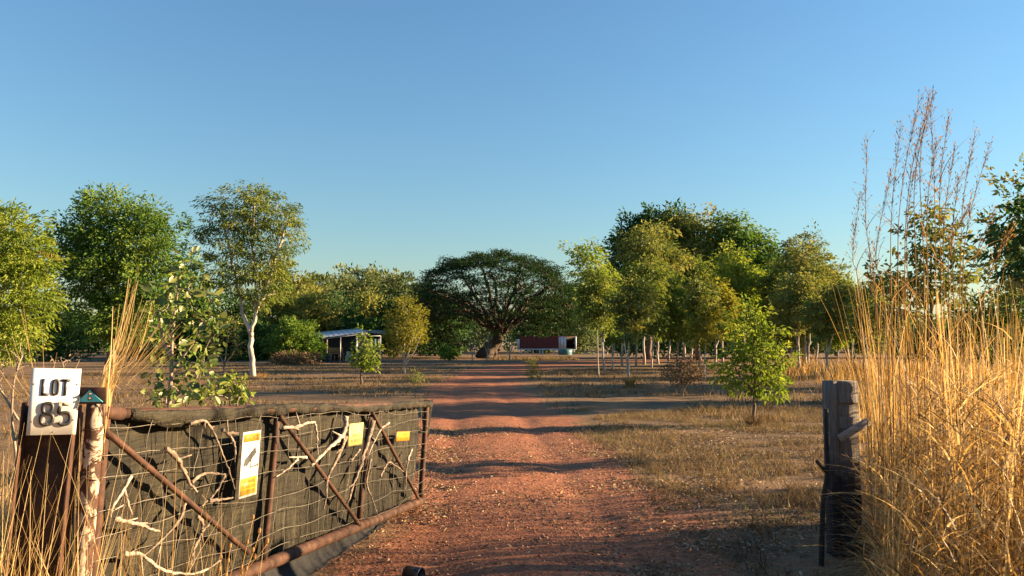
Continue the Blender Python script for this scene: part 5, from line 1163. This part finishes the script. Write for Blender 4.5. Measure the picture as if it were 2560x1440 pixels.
# fan of straw behind the hinge post
def straw_fan(name, label, Y, base, tips, per, seed, width=.005):
    rg = np.random.default_rng(seed); b = P(*base, Y); b[2] = tz(b[0], b[1]); root = thing(name, label, 'grass', tuple(b)); Vs = []; Qs = []; Ts = []; n0 = 0
    gb = P(*base, Y)
    for (px, py) in tips:
        for q in range(per):
            Yj = Y + .18 * rg.normal(); t_ = P(px + rg.normal() * 16, py + rg.normal() * 26, Yj); f0 = gb + rg.normal(size=3) * np.array([.05, .05, 0]); f0[2] = b[2]
            v = P(base[0] + rg.normal() * 9, base[1], Yj); pl = smooth_line([f0, v, (v + t_) / 2 + rg.normal(size=3) * .015, t_], 12) - b
            w = width * (.6 + .8 * rg.random()) * (1 - .7 * np.linspace(0, 1, 12)) / 2; sd_ = unit2(np.array([rg.random() * 3.14]))[0]; o_ = np.stack([sd_[0] * w, sd_[1] * w, w * 0], -1)
            V = np.stack([pl - o_, pl + o_], 1).reshape(-1, 3); i_ = np.arange(11)[:, None] * 2; Vs.append(V); Qs.append(np.stack([i_, i_ + 1, i_ + 3, i_ + 2], -1).reshape(-1, 4) + n0); n0 += 24; Ts.append(np.full(24, np.clip(.3 + .7 * rg.random(), 0, 1)))
    link('stems', build_mesh('stems', np.vstack(Vs), [np.vstack(Qs)], np.concatenate(Ts)), M['straw'], root); return root
straw_fan('grass_tussock', 'fan of golden straw bursting up behind the rusty hinge bracket', 4.35, (262, 1010), [(312, 745), (330, 700), (300, 800), (340, 790), (355, 760), (370, 830), (330, 850), (400, 850), (440, 830), (385, 900), (420, 880), (318, 880), (280, 860), (350, 930), (430, 870), (460, 850), (395, 800), (345, 720), (410, 790), (375, 770)], 5, 91, .006)
straw_fan('grass_tussock', 'thin straw stems standing behind the lot board', 4.5, (110, 1060), [(75, 800), (128, 815), (80, 880), (20, 860), (130, 880), (40, 930), (10, 900)], 2, 92, .006)
# dry grass round the hinge posts and along the left edge
def ground_grass(name, label, n, xr, yr, hr, mat, seed, dens=None, width=(.003, .007), lean=(.15, .6), tint=(.1, .9), per=9, spread=.05, segs=4):
    rg = np.random.default_rng(seed); x = xr[0] + (xr[1] - xr[0]) * rg.random(n); y = yr[0] + (yr[1] - yr[0]) * rg.random(n) ** 1.25
    if dens is not None: keep = rg.random(n) < dens(x, y); x, y = x[keep], y[keep]
    n = len(x); X_ = np.repeat(x, per) + rg.normal(size=n * per) * spread; Y_ = np.repeat(y, per) + rg.normal(size=n * per) * spread; m = n * per
    hs = np.repeat(.6 + .8 * rg.random(n), per); base = np.stack([X_, Y_, terr(X_, Y_) - .01], -1)
    V, Q = ribbons(base, (hr[0] + (hr[1] - hr[0]) * rg.random(m) ** 1.6) * hs, unit2(rg.random(m) * 6.28), lean[0] + (lean[1] - lean[0]) * rg.random(m), width[0] + (width[1] - width[0]) * rg.random(m), rg, segs)
    tt = np.clip(np.repeat(tint[0] + (tint[1] - tint[0]) * rg.random(n), per) + .25 * (rg.random(m) - .5), 0, 1)
    return tag(link(name, build_mesh(name, V, [Q], np.repeat(tt, (segs + 1) * 2)), M[mat]), label, 'grass', kind='stuff')
ground_grass('dry_grass', 'tall dry grass around the foot of the hinge posts', 560, (-3.4, -1.0), (2.6, 4.7), (.3, 1.15), 'straw', 201, lambda x, y: np.where(x < -.52 * y, 1.0, np.where((x < -.33 * y) & (y < 3.8), .55, 0)), tint=(.25, 1), width=(.003, .006), lean=(.04, .35), per=9, segs=6)
ground_grass('dry_grass', 'pale straw along the left edge behind the lot board', 260, (-7, -2.9), (4.6, 9), (.3, 1.0), 'straw', 202, tint=(.2, .9), lean=(.1, .5), per=12, segs=5)
def off_path(x, y): return np.clip(1 - 1.3 * path_mask(x, y), 0, 1)
ground_grass('field_grass', 'short dry and greenish grass on the right verge of the drive', 17000, (1.2, 9), (4.4, 22), (.03, .16), 'grass_field', 203, lambda x, y: off_path(x, y) * (fbm(x * .8, y * .8, 90) > .38), tint=(0, 1), width=(.004, .010), lean=(.3, 1.2), per=8, spread=.05, segs=3)
ground_grass('field_grass', 'green flushes of low grass beside the small green tree', 2600, (1.6, 8), (6, 20), (.03, .10), 'grass_green', 204, lambda x, y: off_path(x, y) * (fbm(x * .6 + 9, y * .6, 94) > .50), tint=(0, 1), width=(.005, .01), lean=(.3, 1.1), per=8, spread=.06, segs=3)
ground_grass('field_grass', 'rough tussocks of half-dead grass and weeds on the near right verge', 1500, (1.3, 6.5), (4.4, 12), (.05, .24), 'grass_field', 210, lambda x, y: off_path(x, y) * (fbm(x * 1.3, y * 1.3, 99) > .45), tint=(0, .7), width=(.005, .011), lean=(.3, 1.3), per=16, spread=.06, segs=4)
ground_grass('field_grass', 'dry tussocky grass across the middle of the right field', 9000, (1, 26), (18, 60), (.05, .26), 'grass_field', 205, lambda x, y: off_path(x, y) * (fbm(x * .35, y * .35, 91) > .42), tint=(0, .95), width=(.012, .025), lean=(.2, .9), per=7, spread=.12, segs=2)
ground_grass('field_grass', 'thin mown stubble over the left field', 20000, (-30, -1), (11, 75), (.04, .19), 'grass_field', 206, lambda x, y: off_path(x, y) * (fbm(x * .2, y * .5, 92) > .42), tint=(.1, .9), width=(.012, .03), lean=(.3, 1.0), per=6, spread=.12, segs=2)
ground_grass('field_grass', 'yellow grass fringe under the spreading tree', 1500, (-2, 8), (99, 109), (.1, .4), 'grass_field', 207, tint=(.2, 1), width=(.05, .12), lean=(.2, .8), per=6, spread=.3, segs=2)
ground_grass('dry_grass', 'tall dry stalks scattered behind the sleeper post', 520, (5.2, 14), (11, 34), (.3, 1.1), 'straw', 208, lambda x, y: x > .38 * y + .6, tint=(.2, .9), width=(.005, .012), lean=(.1, .5), per=9, spread=.1, segs=4)
ground_grass('dry_grass', 'rank brown grass under the right end of the grove', 900, (14, 40), (34, 60), (.4, 1.3), 'straw', 209, lambda x, y: x > .34 * y, tint=(.0, .7), width=(.02, .04), lean=(.15, .6), per=9, spread=.25, segs=3)
def tussock(label, Y, base, hgt, n, seed, mat='straw', wid=.012, rad=.08):
    rg = np.random.default_rng(seed); b = P(*base, Y); b[2] = tz(b[0], b[1]); a = rg.random(n) * 6.28; r = rad * rg.random(n) ** .5; bs = np.stack([r * np.cos(a), r * np.sin(a), np.zeros(n)], -1)
    V, Q = ribbons(bs, hgt * (.5 + .6 * rg.random(n)), unit2(a + rg.normal(size=n) * .4), .2 + .6 * rg.random(n), np.full(n, wid), rg, 4)
    tag(link('grass_tussock', build_mesh('grass_tussock', V, [Q], np.repeat(rg.random(n) * .6, 10)), M[mat], None, tuple(b)), label, 'grass')
tussock('orange tuft of grass at the foot of the nearest gum', 31.0, (1575, 993), .5, 160, 61, 'straw', .02, .16)
tussock('dark brown tuft of grass at the foot of the small green tree', 17.0, (1884, 1068), .34, 200, 62, 'leaf_dry', .010, .16)
tussock('rusty tuft of grass in the left field beside the white gum', 44, (655, 945), .35, 60, 63, 'straw', .03, .2)
# weed stalks with seed pods at the bottom of the gate
for k, (b0, tip) in enumerate((((600, 1500), (648, 1335)), ((575, 1500), (668, 1360)), ((560, 1500), (575, 1372)), ((590, 1500), (632, 1300)), ((540, 1500), (552, 1400)))):
    Y = 3.9 + .15 * k; b = P(*b0, Y); b[2] = tz(b[0], b[1]); t_ = P(*tip, Y); pl = smooth_line([b, P(*b0, Y), t_], 14) - b; rg = np.random.default_rng(700 + k)
    root = thing('weed_stalk', 'dry weed stalk with seed pods, ' + ('second from right, before the gate foot', 'rightmost, leaning over the bottom rail', 'short upright one before the gate foot', 'tallest of the stalks before the gate foot', 'leftmost and lowest before the gate foot')[k], 'weed', tuple(b), 'weed stalks before the gate')
    mb = MB(); mb.tube(pl, np.linspace(.004, .0018, 14), 5, tint=.7); mb.build('stem', M['straw'], root)
    for q in (13, 11, 9):
        mb = MB(); c = pl[q]; mb.tube([c, c + (0, 0, .008), c + (.002, 0, .022), c + (.003, 0, .032)], [.002, .0075, .007, .001], 7, tint=.55); mb.build('seed_pod', M['straw'], root)
# bare grey shrub at the far left
tree('bare_shrub', 'leafless grey shrub with crooked twigs behind the lot board', 6.4, (60, 1400), [[(60, 1400), (40, 1150), (30, 1000), (50, 900)], [(40, 1100), (120, 980), (170, 900)], [(45, 1050), (-10, 950), (-20, 850)]],
     [(40, 890, 60, 60), (150, 930, 80, 50), (-20, 900, 60, 80), (200, 900, 40, 40)], 40, 1, .03, 'leaf_dry', 'twig', trunk_px=9, seed=36, crad=.1, cat='shrub', r_tip=.0028)

# ------------------------------------------------------------------ litter and gravel
def scatter_litter(label, n, seed, xr, yr, dens, size, mat, name):
    rg = np.random.default_rng(seed); x = xr[0] + (xr[1] - xr[0]) * rg.random(n); y = yr[0] + (yr[1] - yr[0]) * rg.random(n) ** 1.5; keep = rg.random(n) < dens(x, y); x, y = x[keep], y[keep]; n = len(x)
    pos = np.stack([x, y, terr(x, y) + .004 + .008 * rg.random(n)], -1); a = rg.random(n) * 6.28; ax = np.stack([np.cos(a), np.sin(a), .35 * rg.normal(size=n)], -1)
    V, T = leaves_VF(pos, ax, rg.normal(size=(n, 3)) * .5 + np.array([0, 0, 1.]), size[0] + (size[1] - size[0]) * rg.random(n), .42, .16)
    V[:, 2] = np.maximum(V[:, 2], terr(V[:, 0], V[:, 1]) + .002)
    tag(link(name, build_mesh(name, V, [T], np.repeat(np.clip(.7 * rg.random(n) ** 1.3 + .3 * rg.random(n), 0, 1), 4)), M[mat]), label, 'leaf litter', kind='stuff')
scatter_litter('fallen dry leaves strewn over the near drive and verge', 130000, 81, (-3.5, 7), (3.8, 17), lambda x, y: np.clip((fbm(x * .9, y * 1.1, 95) - .36) * 5, .06, 1) * np.clip(.30 + .9 * (np.abs(path_d(x, y)[0] - .2) > 1.0) + .5 * (y < 6.5), 0, 1), (.02, .065), 'litter', 'leaf_litter')
def gravel(label, n, seed, xr, yr, size):
    rg = np.random.default_rng(seed); x = xr[0] + (xr[1] - xr[0]) * rg.random(n); y = yr[0] + (yr[1] - yr[0]) * rg.random(n) ** 1.6; keep = rg.random(n) < np.clip(.15 + path_mask(x, y), 0, 1) * np.clip((fbm(x * 1.2, y * 1.2, 97) - .25) * 3, .1, 1); x, y = x[keep], y[keep]; n = len(x)
    s = size[0] + (size[1] - size[0]) * rg.random(n) ** 3; z = terr(x, y)
    O = np.array([(1, 0, 0), (0, 1, 0), (-1, 0, 0), (0, -1, 0), (0, 0, .75), (0, 0, -.5)], float); V = O[None] * (.65 + .6 * rg.random((n, 6, 1))) * s[:, None, None]
    a = rg.random(n) * 6.28; c, s_ = np.cos(a)[:, None], np.sin(a)[:, None]; V = np.stack([V[..., 0] * c - V[..., 1] * s_, V[..., 0] * s_ + V[..., 1] * c, V[..., 2]], -1) + np.stack([x, y, z + s * .2], -1)[:, None]
    T = np.array([(0, 1, 4), (1, 2, 4), (2, 3, 4), (3, 0, 4), (1, 0, 5), (2, 1, 5), (3, 2, 5), (0, 3, 5)]); F_ = (np.arange(n)[:, None, None] * 6 + T[None]).reshape(-1, 3)
    tag(link('gravel', build_mesh('gravel', V.reshape(-1, 3), [F_], np.repeat(rg.random(n), 6)), M['pebble']), label, 'gravel', kind='stuff')
gravel('loose red gravel on the dirt drive', 34000, 82, (-2.6, 3.2), (3.9, 18), (.004, .020))
